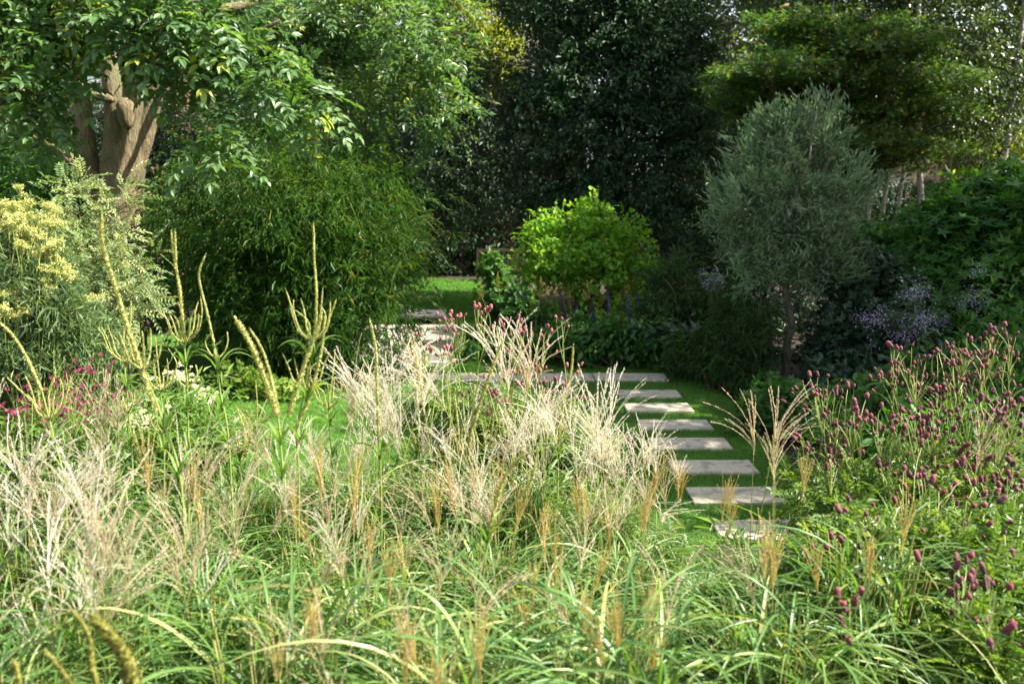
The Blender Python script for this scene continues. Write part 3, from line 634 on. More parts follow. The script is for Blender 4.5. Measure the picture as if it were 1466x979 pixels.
# birches: thin pale stems
bst = [(1186, 21, .035, 'pale birch stem nearest the olive crown'), (1205, 22.5, .04, 'second birch stem from the olive, half hidden'), (1243, 21.5, .05, 'birch stem just right of the olive crown'),
       (1262, 21.5, .05, 'birch with a straight pale stem over the ivy mound'), (1285, 21, .045, 'slightly leaning birch stem above the ivy mound'), (1318, 20.5, .07, 'brightest and thickest birch stem left of the big-leaved shrub'),
       (1425, 21, .09, 'birch at the right with glittering leaves above the big-leaved shrub'), (1100, 23, .06, 'birch with pale stem rising between holly and maple')]
for i, (px, d, r, lb) in enumerate(bst):
    x = X(px, d, 2.5); t = thing('birch_tree', lb, 'birch', (x, d, 0), 'slender birches on the right')
    ln = rng.normal() * .25
    line([(x - ln * .4, d, -.05), (x, d, 2.6), (x + ln, d, 6), (x + ln * 1.5, d, 10.5)], [r * 1.15, r, r * .8, r * .35], 20, 8, 0, 'trunk', M['bark_birch'], t, wobble=.012)
    wide = 1.5 if i in (6,) else 1.0
    bl = [(x + ln, d + .3, 8.2, 1.6 * wide, 1.4, 3.0), (x + ln * .6 + rng.normal() * .3, d, 5.4, 1.2 * wide, 1.2, 1.5)]
    if i == 6: bl += [(x - .6, d, 4.9, 1.5, 1.2, 1.6), (x + .8, d, 6.5, 1.5, 1.3, 2), (x - 1.6, d + .3, 6.4, 1.3, 1, 2.0)]
    mb = MB(); C, O = cloud(1500 if i == 6 else 560, bl, .5, .3, 3.3); spray(mb, C, O, 13, .3, .075, .06, KITE, .55, .5, .9)
    mb.build('crown', M['birch'], t)
    tw = MB(); idx = rng.choice(len(C), 26); q = C[idx]; rt = np.column_stack([np.full(26, x + ln * .5), np.full(26, d), q[:, 2] - .8]); limbs_to(tw, rt, q, .018, .004, 6, .08, 4); tw.build('branches', M['bark_dark'], t)

# maple, tiered
mp = thing('maple_tree', 'spreading maple with tiered orange tinted foliage behind the olive', 'maple', (X(1215, 19.5), 19.5, 0))
mt_ = np.array([X(1200, 19.5), 19.5, 2.6])
line([(mt_[0] + .1, 19.5, -.1), (mt_[0], 19.5, 1.4), tuple(mt_)], [.11, .09, .075], 12, 9, .003, 'trunk', M['bark_dark'], mp)
mb = MB(); tw = MB()
tiers = [(1180, 60, 1.5), (1120, 95, 1.0), (1060, 110, .7), (1240, 70, 1.5), (1300, 65, 1.0), (1150, 120, 1.6), (1260, 115, 1.6), (1085, 140, .9), (1330, 110, 1.0), (1190, 160, 1.7), (1290, 160, 1.4), (1210, 200, 1.5), (1110, 40, .8),
         (1300, 215, 1.2), (1345, 150, .8), (1130, 165, 1.2), (1240, 240, 1.2), (1170, 30, .8), (1290, 40, .6), (1060, 150, .6)]
for (px, py, r) in tiers:
    p = U(px, py, 19 + rng.normal() * .5); C, O = cloud(int(120 * r * r + 40), [(p[0], p[1], p[2], r, r * .8, .28)], .5, .4, rag=6)
    O[:, 2] = np.abs(O[:, 2]) * .2; spray(mb, C, nrm(O), 11, .2, .105, .085, MAPLE, .15, 1.6, .5, flat=.25)
    limbs_to(tw, mt_, (C[rng.choice(len(C), 3)]), .045, .006, 8, .07, 5)
mb.build('crown', M['maple'], mp); tw.build('branches', M['bark_dark'], mp)

# olive
ol = thing('olive_tree', 'rounded silver-green olive tree with slim bent trunk by the lawn', 'olive tree', (X(1128, 14.6), 14.6, 0))
ox = X(1128, 14.6, 1)
line([(ox + .02, 14.6, -.1), (ox, 14.6, .7), (ox + .06, 14.6, 1.1), (ox - .06, 14.6, 1.5), (ox - .08, 14.6, 2.4)], [.085, .065, .06, .055, .04], 18, 10, .004, 'trunk', M['bark_olive'], ol)
line([(ox + .03, 14.6, 1.02), (ox - .25, 14.5, 1.35), (ox - .45, 14.5, 1.9)], [.02, .017, .012], 8, 6, .001, 'limb', M['bark_olive'], ol)
mb = MB(); tw = MB()
bl = [B(1128, 275, 14.6, 1.0, .95, 1.0), B(1145, 205, 14.6, .66, .7, .52), B(1075, 300, 14.5, .72, .7, .85), B(1185, 300, 14.5, .7, .7, .95), B(1120, 370, 14.4, .9, .8, .6), B(1180, 380, 14.4, .45, .5, .45), B(1165, 165, 14.6, .42, .4, .35), B(1090, 215, 14.6, .55, .6, .4)]
C, O = cloud(820, bl, .33, .4, rag=4); spray(mb, C, O, 24, .14, .105, .028, KITE, -.35, .5, .75, 0, 1.0, align=1.0)
idx = rng.choice(len(C), 40); limbs_to(tw, np.array([ox - .07, 14.6, 2.0]), C[idx], .03, .004, 8, .09, 5)
# loose shoots poking out
k = 130; i2 = rng.choice(len(C), k); sh_ = C[i2] + O[i2] * .1; dirs = nrm(O[i2] * .7 + np.array([0, 0, .8]) + rng.normal(size=(k, 3)) * .3)
tubes(tw, np.stack([sh_, sh_ + dirs * .25], 1), np.array([[.004, .002]]), 3)
for q in range(16):
    tt = rng.random((k, 1)) * .28; leaves(mb, sh_ + dirs * tt, dirs + rng.normal(size=(k, 3)) * .45, rng.normal(size=(k, 3)), .08, .018)
shoots(mb, tw, C, O, 120, .42, .09, .022, 22, KITE, .9, .15, .45)
mb.build('crown', M['olive'], ol); tw.build('branches', M['bark_olive'], ol)

# unseen trees added beyond the right edge to shade lawn, olive and holly
def shade_tree(x, y, z, r, rz, label, ncl):
    t = thing('unseen_shade_tree', label, 'tree', (x, y, 0), 'unseen trees added for shade beyond the right edge')
    line([(x, y, -.1), (x, y, z * .5), (x + .2, y, z)], [.3, .22, .1], 10, 9, .004, 'trunk', M['bark_dark'], t)
    mb = MB(); C, O = cloud(ncl, [(x, y, z, r, r, rz), (x - r * .4, y - r * .4, z - .5, r * .6, r * .6, rz * .6), (x + r * .4, y + r * .3, z + .6, r * .6, r * .6, rz * .6)], .55, .35, .5)
    spray(mb, C, O, 10, .45, .2, .13, KITE, .3, .8, .8); mb.build('crown', M['far'], t)
shade_tree(12.3, 9.35, 9.5, 2.75, 6.0, 'unseen leafy tree added for shade beyond the right edge, nearest the viewpoint', 1300)
shade_tree(12.8, 14.6, 10.0, 3.4, 7.0, 'unseen leafy tree added for shade beyond the right edge, beside the olive', 2000)
shade_tree(14.5, 24.5, 11.5, 3.8, 7.5, 'unseen leafy tree added for shade beyond the right edge, behind the birches', 2000)

# ------------------------------------------------------------------ SHRUBS AND BORDER PLANTS
bush('golden_shrub', 'rounded bright yellow-green shrub glowing in front of the dark holly', 'shrub', 835, 20,
     [B(835, 370, 20, 1.25, 1.1, 1.0), B(790, 340, 20, .6, .7, .5), B(880, 345, 20, .7, .7, .6), B(905, 400, 19.8, .6, .6, .5), B(850, 308, 20, .5, .45, .35), B(765, 385, 20, .35, .4, .35), B(900, 440, 19.6, .5, .4, .3), B(925, 395, 19.8, .35, .4, .3)], 1350, 9, .14, .105, .07, M['golden'], OVAL, .1, 1.2, .4, .4, 16, (.03, .008), shoot=(90, .42, .10, .065, 9, OVAL, .7))
bush('dogwood_shrub', 'mid green broad-leaved shrub at the left foot of the golden shrub', 'shrub', 715, 18.5,
     [B(715, 420, 18.5, .45, .45, .6), B(745, 450, 18, .6, .5, .55), B(700, 385, 18.5, .22, .25, .3), B(720, 480, 18, .8, .5, .35)], 420, 9, .15, .13, .09, M['broad'], OVAL, .2, 1.1, .4, .3, 10, (.02, .006), twigs=True)
def stems_plume(name, label, cat, px, d, n, hgt, spread, leafm, plumem, pl=.3, pw=.06, dens=60, leafL=.14, leafW=.03, dot=.02, group=None, tm=KITE):
    """upright perennial: leafy stems, each with its own flower plume"""
    b = base(px, d); t = thing(name, label, cat, b, group); lf = MB(); st = MB(); plumes = []
    for i in range(n):
        p0 = b + np.array([rng.normal() * spread * .5, rng.normal() * spread * .4, 0]); h = hgt * (.8 + .3 * rng.random())
        p1 = p0 + np.array([rng.normal() * spread * .4, rng.normal() * spread * .3, h])
        tubes(st, np.stack([p0, (p0 + p1) / 2 + rng.normal(size=3) * .03, p1])[None], np.array([[.005, .004, .003]]), 4)
        k = 34; tt = rng.random((k, 1)) * .82; a = rng.random(k) * 6.28
        D = np.stack([np.cos(a), np.sin(a), .2 + rng.normal(size=k) * .3], 1)
        leaves(lf, p0 + (p1 - p0) * tt, D, np.tile([0, 0, 1.0], (k, 1)) + rng.normal(size=(k, 3)) * .3, leafL * (.6 + .7 * rng.random(k)), leafW, tm)
        if plumem is not None:
            mb = MB(); k = dens; tt = rng.random(k); a = rng.random(k) * 6.28; rr = pw * (1 - tt) * rng.random(k) ** .5
            P = p1 + np.stack([np.cos(a) * rr, np.sin(a) * rr, tt * pl - pl * .3], 1)
            leaves(mb, P, runit(k) + np.array([0, 0, .5]), runit(k), dot, dot * .8); plumes.append(mb)
    lf.build('foliage', leafm, t); st.build('stems', M['stem'], t)
    for mb in plumes: mb.build('flower_spike', plumem, t)
    return t
stems_plume('goldenrod', 'goldenrod with dull yellow plumes left of the golden shrub', 'goldenrod', 742, 17.6, 8, 1.25, .5, M['fern'], M['yellowplume'], .35, .09, 90)
stems_plume('goldenrod', 'goldenrod with faded yellow plumes directly in front of the golden shrub', 'goldenrod', 838, 17.6, 10, 1.2, .7, M['fern'], M['yellowplume'], .35, .08, 80)
stems_plume('monkshood', 'monkshood with dark purple spikes right of the golden shrub', 'monkshood', 920, 17, 5, 1.05, .45, M['broad'], M['purple'], .38, .035, 80, .16, .06, .035)
stems_plume('monkshood', 'monkshood with small dark purple spikes below the goldenrod', 'monkshood', 845, 16.6, 4, .85, .3, M['broad'], M['purple'], .25, .035, 50, .16, .06, .03)
bush('border_perennials', 'low dark green leafy mound at the far edge of the lawn', 'plant', 880, 16.2,
     [B(790, 500, 16.6, .8, .5, .35), B(860, 488, 16.3, .9, .5, .45), B(930, 490, 16.2, .8, .5, .42), B(700, 500, 17, .6, .4, .3)], 520, 9, .15, .13, .06, M['broad'], OVAL, .2, 1.1, .4, .3, 8)
bush('fern_clump', 'dim feathery green clump between golden shrub and olive', 'fern', 985, 17,
     [B(965, 400, 17.5, .5, .5, .6), B(985, 440, 17, .8, .6, .6), B(1030, 450, 16.5, .6, .5, .6), B(950, 460, 17, .5, .5, .5)], 520, 12, .2, .13, .03, M['fern'], KITE, .3, .8, .4, .3, 10)
bush('rodgersia', 'broad ribbed dark leaves at the bend of the lawn', 'plant', 965, 15.8, [B(960, 490, 15.9, .45, .4, .3), B(990, 500, 15.6, .4, .3, .25)], 70, 5, .2, .26, .15, M['ivy'], OVAL, .2, 1.3, .4, .3, 6)
bush('willow_bamboo', 'low bank of slender green leaves edging the lawn below the olive', 'plant', 1030, 14.2,
     [B(985, 510, 15, .45, .4, .4), B(1025, 500, 14.6, .5, .45, .5), B(1060, 520, 14, .45, .4, .5), B(1085, 490, 14.2, .45, .4, .55), B(1050, 470, 14.8, .5, .4, .5)], 620, 12, .16, .14, .018, M['fern'], KITE, .35, .7, .35, .3, 10)
bush('geranium_clump', 'low mound of round lobed green leaves at the right lawn edge', 'geranium', 1110, 11.6,
     [B(1090, 590, 11.6, .38, .35, .26), B(1130, 585, 11.6, .4, .35, .3), B(1165, 600, 11.3, .4, .35, .3), B(1110, 570, 12.2, .4, .35, .25)], 260, 8, .12, .10, .10, M['broad'], LOBED, .1, 1.6, .35, .2, 6)
bush('ivy_mound', 'dark glossy ivy mound right of the olive trunk', 'ivy', 1265, 14.8,
     [B(1265, 420, 14.8, .95, .8, .8), B(1230, 470, 14.8, .8, .7, .8), B(1300, 480, 14.6, .9, .7, .8), B(1200, 520, 14.8, .8, .6, .6), B(1290, 380, 15, .6, .6, .4)], 1500, 9, .16, .12, .12, M['ivy'], LOBED, .4, .7, .3, .2, 10)
bush('vine_shrub', 'mid green sprawling shrub on top of the ivy mound behind', 'shrub', 1290, 16.4,
     [B(1260, 355, 16.4, .8, .6, .45), B(1320, 370, 16.2, .7, .6, .5), B(1225, 350, 16.6, .5, .5, .35)], 420, 9, .15, .12, .09, M['broad'], OVAL, .2, 1.0, .4, .3, 8)
bush('big_leaved_shrub', 'rounded shrub with large fresh green leaves at the right edge', 'shrub', 1420, 12.6,
     [B(1410, 320, 12.6, 1.0, .9, .62), B(1360, 345, 12.5, .5, .5, .5), B(1450, 300, 12.6, .8, .8, .5), B(1430, 400, 12.6, 1.1, .9, .8), B(1480, 450, 12.6, 1.0, .9, .9), B(1400, 285, 12.7, .5, .5, .22)], 1500, 8, .16, .17, .17, M['broad'], MAPLE, .15, 2.2, .3, .22, 14, (.03, .008))
bush('shade_perennials', 'dark green leafy perennials behind the crimson burnets', 'plant', 1330, 9.0,
     [B(1230, 590, 9.6, .5, .5, .3), B(1330, 560, 9.4, .6, .6, .35), B(1430, 550, 9.0, .6, .6, .4), B(1290, 640, 8.0, .7, .6, .3), B(1400, 640, 7.6, .7, .6, .35), B(1460, 500, 9.5, .6, .5, .5)], 620, 9, .16, .12, .05, M['broad'], OVAL, .2, 1.1, .4, .3, 8)
bush('shade_perennials', 'dark green leafy perennials below the olive and ivy', 'plant', 1230, 12.6,
     [B(1190, 560, 12.6, .5, .5, .3), B(1260, 560, 12.4, .6, .5, .35), B(1340, 545, 12, .7, .5, .45), B(1430, 530, 11.6, .8, .6, .5)], 420, 9, .16, .13, .06, M['ivy'], OVAL, .2, 1.1, .4, .3, 8)
# thalictrum: airy lilac
def airy(name, label, cat, px, d, blobs, n, fm, lm, dot=.014, per=14, rad=.07):
    b = base(px, d); t = thing(name, label, cat, b); fl = MB(); st = MB()
    C, O = cloud(n, blobs, .6, .3); spray(fl, C, O, per, rad, dot, dot * .9, KITE, 0, .2, 1.0, flat=.8)
    jn = b + (C - b) * .62 + rng.normal(size=C.shape) * .06
    kk = min(9, n); mains = C[rng.choice(n, kk)] * .25 + C.mean(0) * .75
    limbs_to(st, b + rng.normal(size=(kk, 3)) * np.array([.1, .1, 0]), mains, .006, .004, 6, .03, 4)
    near = np.argmin(((C[:, None] - mains[None]) ** 2).sum(-1), 1)
    limbs_to(st, mains[near], C, .002, .0008, 5, .08, 3)
    lf = MB(); lo = [(b[0], b[1], b[2] + .4, .5, .4, .4)]; C2, O2 = cloud(120, lo, .5, .2, .05); spray(lf, C2, O2, 10, .12, .05, .05, LOBED, .2, 1.2, .6)
    fl.build('blossom', fm, t); st.build('stems', M['fern'], t); lf.build('foliage', lm, t); return t
airy('meadow_rue', 'airy lilac meadow rue blossom in front of the ivy mound', 'meadow rue', 1310, 10.2,
     [B(1250, 455, 10.2, .24, .2, .13), B(1310, 420, 10.2, .14, .2, .14), B(1320, 460, 10.2, .3, .25, .16), B(1290, 480, 10.2, .2, .2, .1), B(1400, 385, 10.2, .12, .1, .08), B(1390, 430, 10.2, .25, .2, .14), B(1250, 490, 10.2, .05, .08, .06)], 210, M['lilac'], M['fern'], .012, 10, .10)
airy('meadow_rue', 'faint pale lilac meadow rue haze left of the olive trunk', 'meadow rue', 1030, 15.5, [B(1020, 400, 15.5, .28, .2, .22)], 40, M['lilac'], M['fern'], .016, 12, .08)
# left side, mid distance
bush('shade_shrub', 'dark shrub in shade at the left below the ash limbs', 'shrub', 50, 16.5,
     [B(30, 260, 16.5, 1.6, 1.0, .8), B(110, 290, 16.8, 1.0, .9, .8), B(-30, 330, 16.5, 1.5, 1.2, 1.2), B(60, 370, 16.5, 2.0, 1.2, 1.2)], 1300, 10, .2, .12, .06, M['broad'], KITE, .2, .9, .4, .3, 10)
bush('lime_groundcover', 'lime green low plant under the bamboo edge', 'plant', 380, 13.6, [B(365, 548, 13.6, .42, .25, .16), B(410, 556, 13.4, .3, .2, .12), B(335, 535, 13.8, .3, .2, .2)], 130, 7, .1, .09, .08, M['lime'], LOBED, .1, 1.5, .4, .2, 4)
bush('edge_groundcover', 'low dark leaves between the bamboo and the patio', 'plant', 490, 14.6, [B(470, 530, 14.8, .6, .3, .25), B(300, 560, 13.8, .6, .3, .3)], 200, 8, .12, .08, .05, M['fern'], KITE, .2, 1.0, .4, .2, 4)
# creamy seed / silver pinnate shrub
def pinshrub(name, label, cat, px, d, blobs, ncl, per, L, nl, mat, lw=.45, ratio=.3, tm=KITE, droop=.15, ang=1.0, out=.9, stems=20, group=None):
    b = base(px, d); t = thing(name, label, cat, b, group); mb = MB(); tw = MB(); C, O = cloud(ncl, blobs, .45, .3)
    pinspray(mb, C, O, per, L, nl, lw, tm, droop, ratio, twigs=tw, ang=ang, out=out)
    limbs_to(tw, b, C[rng.choice(len(C), stems)], .014, .004, 7, .06, 5)
    mb.build('foliage', mat, t); tw.build('stems', M['twig'], t); return t
pinshrub('silver_shrub', 'arching shrub with pale cream-green ferny leaves before the ash trunk', 'shrub', 130, 8.6,
         [B(120, 330, 8.6, .42, .4, .38), B(165, 385, 8.4, .42, .4, .3), B(115, 405, 8.4, .6, .4, .35), B(170, 300, 8.7, .16, .2, .18), B(105, 280, 8.8, .22, .25, .14), B(60, 350, 8.5, .3, .3, .3), B(180, 430, 8.2, .3, .3, .25), B(60, 450, 8.2, .5, .4, .3)], 210, 6, .2, 12, M['silver'], .36, .26, stems=26)
def fennel(px, d, blobs, n, label):
    b = base(px, d); t = thing('fennel', label, 'fennel', b, 'yellow flowering fennel at the left edge'); st = MB(); lf = MB()
    C, O = cloud(n, blobs, .8, .2); hubs = C
    limbs_to(st, np.tile(b, (n, 1)) + rng.normal(size=(n, 3)) * np.array([.15, .15, 0]), hubs - np.array([0, 0, .06]), .006, .003, 6, .03, 4)
    for h in hubs:
        k = 14; a = rng.random(k) * 6.28; r_ = .042 * np.sqrt(rng.random(k)); e = h + np.stack([np.cos(a) * r_, np.sin(a) * r_, .02 - r_ * .35 + rng.normal(size=k) * .012 + rng.normal() * .4 * np.cos(a) * r_ + rng.normal() * .4 * np.sin(a) * r_], 1)
        ray = MB(); tubes(ray, np.stack([np.tile(h - np.array([0, 0, .06]), (k, 1)), e], 1), np.array([[.0014, .001]]), 3, mi=1)
        E = np.repeat(e, 14, 0) + rng.normal(size=(k * 14, 3)) * np.array([.010, .010, .006]); leaves(ray, E, runit(k * 14) + np.array([0, 0, .4]), runit(k * 14), .011, .011)
        ray.build('umbel', [M['umbel'], M['stem']], t)
    C2, O2 = cloud(int(n * 4), [(x, y, z - .35, a * 1.1, b_ * 1.1, c * 1.2) for x, y, z, a, b_, c in blobs], .7, .2); spray(lf, C2, O2, 26, .15, .08, .004, KITE, .3, .3, 1.0)
    lf.build('foliage', M['fennel'], t); st.build('stems', M['stem'], t)
fennel(20, 6.6, [B(15, 300, 6.6, .14, .3, .16), B(40, 330, 6.5, .2, .3, .2), B(5, 380, 6.5, .2, .3, .2)], 95, 'fennel with dense creamy yellow umbels at the left edge')
fennel(50, 6.3, [B(70, 365, 6.3, .14, .2, .14), B(30, 430, 6.3, .25, .3, .16), B(85, 400, 6.4, .12, .2, .16)], 70, 'second fennel with creamy umbels overlapping the cream-green shrub')
fennel(80, 6.9, [B(75, 300, 6.9, .07, .1, .05), B(75, 478, 6.6, .1, .1, .04), B(110, 430, 6.8, .2, .2, .08)], 12, 'sparser fennel heads among the cream-green shrub')
bush('blue_green_foliage', 'soft blue-green leafy mass at the left edge under the fennel', 'plant', 20, 6.6,
     [B(20, 470, 6.6, .45, .35, .28), B(60, 520, 6.5, .35, .3, .25), B(0, 560, 6.3, .4, .3, .3), B(110, 500, 6.8, .35, .3, .28), B(170, 520, 6.9, .35, .3, .3)], 420, 12, .1, .06, .014, M['fennel'], KITE, .2, .8, .5, .3, 10)

# ------------------------------------------------------------------ FLOWERING PERENNIALS, FOREGROUND
def headmesh(mat, ln=.034, r=.0095, name='flower_head'):
    mb = MB(); k, s = 8, 8; t = np.linspace(0, 1, k); rad = r * np.sqrt(np.clip(1 - (2 * t - 1) ** 4, 0.02, 1)) * (1.05 - .2 * t)
    P = np.stack([np.zeros(k), np.zeros(k), t * ln], 1)
    tubes(mb, P[None], rad[None], s, cap=True)
    V = mb.V[0] + rng.normal(size=mb.V[0].shape) * r * .08; mb.V[0] = V; mb.B[0] = np.repeat(t, s)
    return mb.mesh(name, mat, smooth=True)
HEADS = [headmesh(M['head'], .034, .0105), headmesh(M['head'], .044, .0110), headmesh(M['head'], .026, .0105)]
HEADSP = [headmesh(M['headpink'], .034, .0105), headmesh(M['headpink'], .028, .0098)]
from mathutils import Vector
def burnet(label, px, d, blobs, nh, heads, folblobs, nf, group, sc=.98, leafL=.125):
    b = base(px, d); t = thing('burnet_plant', label, 'burnet', b, group); st = MB(); lf = MB()
    C, O = cloud(int(nh), blobs, .75, .15, rag=0)
    km = max(4, nh // 4); cen = np.array([q[:3] for q in blobs]).mean(0)
    mains = C[rng.choice(nh, km)] * .8 + cen * .2 - np.array([0, 0, .22]); mains[:, 2] = np.maximum(mains[:, 2], b[2] + .3)
    root = b + rng.normal(size=(km, 3)) * np.array([.22, .2, 0]); limbs_to(st, root, mains, .004, .0028, 7, .03, 4)
    near = np.argmin(((C[:, None] - mains[None]) ** 2 * np.array([1, 1, .4])).sum(-1) + 9 * (mains[None, :, 2] > C[:, None, 2] - .05), 1)
    limbs_to(st, mains[near], C, .0026, .0016, 6, .05, 3)
    D = nrm(C - mains[near] + np.array([0, 0, .12]))
    for i in range(nh):
        q = Vector(D[i] + rng.normal(size=3) * .25).to_track_quat('Z', 'Y').to_euler()
        s = (.6 + .7 * rng.random()) * sc
        part('flower_head', heads[rng.integers(len(heads))], t, C[i] - b, q, (s, s, s * (.85 + .3 * rng.random())))
    C2, O2 = cloud(nf, folblobs, .6, .25); pinspray(lf, C2, O2, 8, leafL, 9, .5, KITE, .2, .34, twigs=st, spread=.8)
    lf.build('foliage', M['sangleaf'], t); st.build('stems', M['stem'], t); return t
GB = 'crimson burnet plants on the right'
burnet('burnet with a loose spray of crimson heads nearest the stepping stones', 1175, 5.6, [B(1175, 570, 5.6, .28, .25, .18), B(1200, 620, 5.5, .3, .25, .2), B(1150, 640, 5.5, .15, .2, .1)], 80, HEADS, [B(1220, 710, 5.5, .35, .3, .2), B(1240, 740, 5.2, .4, .3, .2)], 70, GB)
burnet('second tall burnet crowded with crimson heads, between the meadow rue and the right edge', 1370, 5.6, [B(1360, 560, 5.6, .3, .3, .2), B(1380, 510, 5.6, .28, .25, .14)], 90, HEADS, [B(1370, 690, 5.4, .35, .3, .2)], 50, GB)
burnet('tall burnet crowded with crimson heads below the lilac meadow rue', 1300, 5.4, [B(1300, 540, 5.4, .32, .3, .18), B(1320, 600, 5.3, .36, .3, .2), B(1290, 500, 5.5, .18, .2, .1)], 95, HEADS, [B(1310, 700, 5.3, .4, .3, .2), B(1330, 750, 5.0, .4, .3, .2)], 80, GB)
burnet('tallest burnet with crimson heads rising at the right edge', 1420, 5.2, [B(1410, 520, 5.2, .26, .3, .2), B(1440, 580, 5.1, .25, .3, .22), B(1430, 480, 5.2, .15, .2, .12)], 95, HEADS, [B(1430, 700, 5.0, .35, .3, .2), B(1440, 750, 4.8, .4, .3, .2)], 80, GB)
burnet('burnet with dark crimson heads low in the right foreground leaves', 1260, 3.9, [B(1250, 820, 3.9, .3, .3, .22), B(1180, 860, 3.7, .2, .2, .1), B(1330, 700, 4.2, .28, .3, .2)], 42, HEADS, [B(1250, 840, 4.0, .4, .35, .2), B(1330, 800, 4.2, .35, .3, .22), B(1330, 920, 3.6, .35, .3, .18)], 150, GB)
burnet('nearest burnet with large out of focus crimson heads, bottom right corner', 1420, 3.0, [B(1390, 850, 3.1, .2, .2, .18), B(1430, 910, 2.6, .09, .15, .09), B(1440, 780, 3.5, .12, .2, .1), B(1225, 875, 3.0, .09, .1, .07), B(1230, 940, 2.8, .07, .08, .05)], 55, HEADS, [B(1420, 860, 3.4, .3, .3, .16), B(1420, 950, 3.1, .25, .2, .12)], 90, GB)
burnet('burnet with crimson heads at mid height just right of the tan plumes', 1200, 4.7, [B(1190, 650, 4.7, .25, .25, .16), B(1240, 600, 4.7, .25, .25, .16)], 60, HEADS, [B(1230, 720, 4.7, .3, .3, .12)], 40, GB)
burnet('burnet with crowded wine-red heads in the middle of the right mass', 1350, 4.6, [B(1340, 620, 4.6, .3, .25, .18), B(1390, 660, 4.5, .25, .25, .16), B(1300, 680, 4.5, .25, .25, .12)], 90, HEADS, [B(1350, 740, 4.5, .35, .3, .14)], 60, GB)
burnet('burnet with wine-red heads against the right edge above the nearest heads', 1450, 4.3, [B(1430, 600, 4.3, .16, .25, .2), B(1440, 690, 4.2, .18, .25, .16)], 60, HEADS, [B(1440, 760, 4.2, .3, .3, .14)], 50, GB)
burnet('burnet with scattered single wine-red heads over the lower right leaves', 1300, 3.6, [B(1270, 740, 3.7, .3, .25, .12), B(1200, 790, 3.5, .2, .2, .14), B(1380, 720, 3.7, .2, .25, .14), B(1360, 830, 3.3, .2, .2, .16)], 44, HEADS, [B(1300, 800, 3.7, .35, .3, .16), B(1390, 800, 3.7, .3, .3, .16)], 70, GB)
GM = 'pink burnet plants above the middle of the grasses'
burnet('burnet with pale pink heads standing over the patio edge', 640, 5.6, [B(650, 462, 5.6, .2, .22, .12), B(620, 500, 5.5, .2, .2, .14), B(690, 445, 5.6, .18, .2, .08)], 62, HEADSP, [B(660, 600, 6.4, .4, .3, .25)], 70, GM, .95)
burnet('burnet with pink heads in the middle among silvery plumes', 740, 5.5, [B(740, 480, 5.5, .26, .22, .13), B(770, 540, 5.4, .26, .22, .17), B(700, 560, 5.3, .2, .2, .2)], 90, HEADSP + HEADS[:1], [B(740, 620, 6.3, .4, .3, .25)], 90, GM, .95)
burnet('burnet with few pink heads leaning right over the lawn', 820, 6.4, [B(810, 460, 6.4, .14, .2, .06), B(820, 560, 6.2, .2, .2, .22), B(900, 640, 5.9, .22, .2, .14), B(780, 620, 6.2, .2, .2, .2)], 52, HEADSP + HEADS, [B(800, 640, 6.2, .35, .3, .22)], 70, GM, .9)

def daisies(name, label, cat, px, d, blobs, nfl, mat, fol, nf, leafm, petal=.011, n_pet=5, head=6, group=None, tight=.02, leafL=.07, leafW=.018):
    b = base(px, d); t = thing(name, label, cat, b, group); st = MB(); lf = MB(); C, O = cloud(nfl, blobs, .7, .2)
    limbs_to(st, np.tile(b, (nfl, 1)) + rng.normal(size=(nfl, 3)) * np.array([.25, .2, 0]), C, .003, .0018, 6, .03, 3)
    for c in C:
        mb = MB()
        for q in range(head):
            cc = c + rng.normal(size=3) * tight * np.array([1, 1, .4]); nn = nrm(np.array([rng.normal() * .5, rng.normal() * .4 - .7, .8])); a = np.arange(n_pet) / n_pet * 6.28 + rng.random() * 6
            s1 = nrm(np.cross(nn, [0, 1, .1])); s2 = np.cross(nn, s1); D = np.cos(a)[:, None] * s1 + np.sin(a)[:, None] * s2
            leaves(mb, np.tile(cc, (n_pet, 1)), D, np.tile(nn, (n_pet, 1)), petal, petal * .8)
        mb.build('flower_cluster', mat, t)
    C2, O2 = cloud(nf, fol, .6, .25); spray(lf, C2, O2, 12, .1, leafL, leafW, KITE, .2, 1.0, .8); lf.build('foliage', leafm, t); st.build('stems', M['stem'], t)
daisies('phlox', 'cream flowered phlox beneath the tall culver spikes', 'phlox', 260, 6.2, [B(255, 540, 6.2, .18, .15, .1), B(290, 560, 6.1, .12, .15, .1), B(210, 600, 5.8, .2, .2, .12)], 44, M['cream'], [B(260, 590, 6.2, .35, .3, .25), B(200, 660, 5.9, .4, .3, .25), B(300, 640, 5.8, .35, .3, .25)], 330, M['perennial'], .015, 5, 7)
daisies('masterwort', 'crimson-pink masterwort massed at the left edge', 'masterwort', 70, 6.0, [B(60, 560, 6.0, .4, .3, .17), B(120, 530, 6.2, .25, .25, .12), B(20, 590, 5.6, .25, .25, .14)], 99, M['pink'], [B(70, 640, 5.9, .5, .35, .25)], 300, M['perennial'], .019, 9, 1, tight=.0)
daisies('masterwort', 'crimson-pink masterwort between the phlox and the left grasses', 'masterwort', 150, 5.6, [B(150, 590, 5.8, .28, .25, .18), B(90, 580, 5.6, .3, .25, .14)], 99, M['pink'], [B(140, 660, 5.5, .5, .35, .25), B(60, 720, 5.2, .4, .3, .2)], 300, M['perennial'], .019, 9, 1, tight=.0)

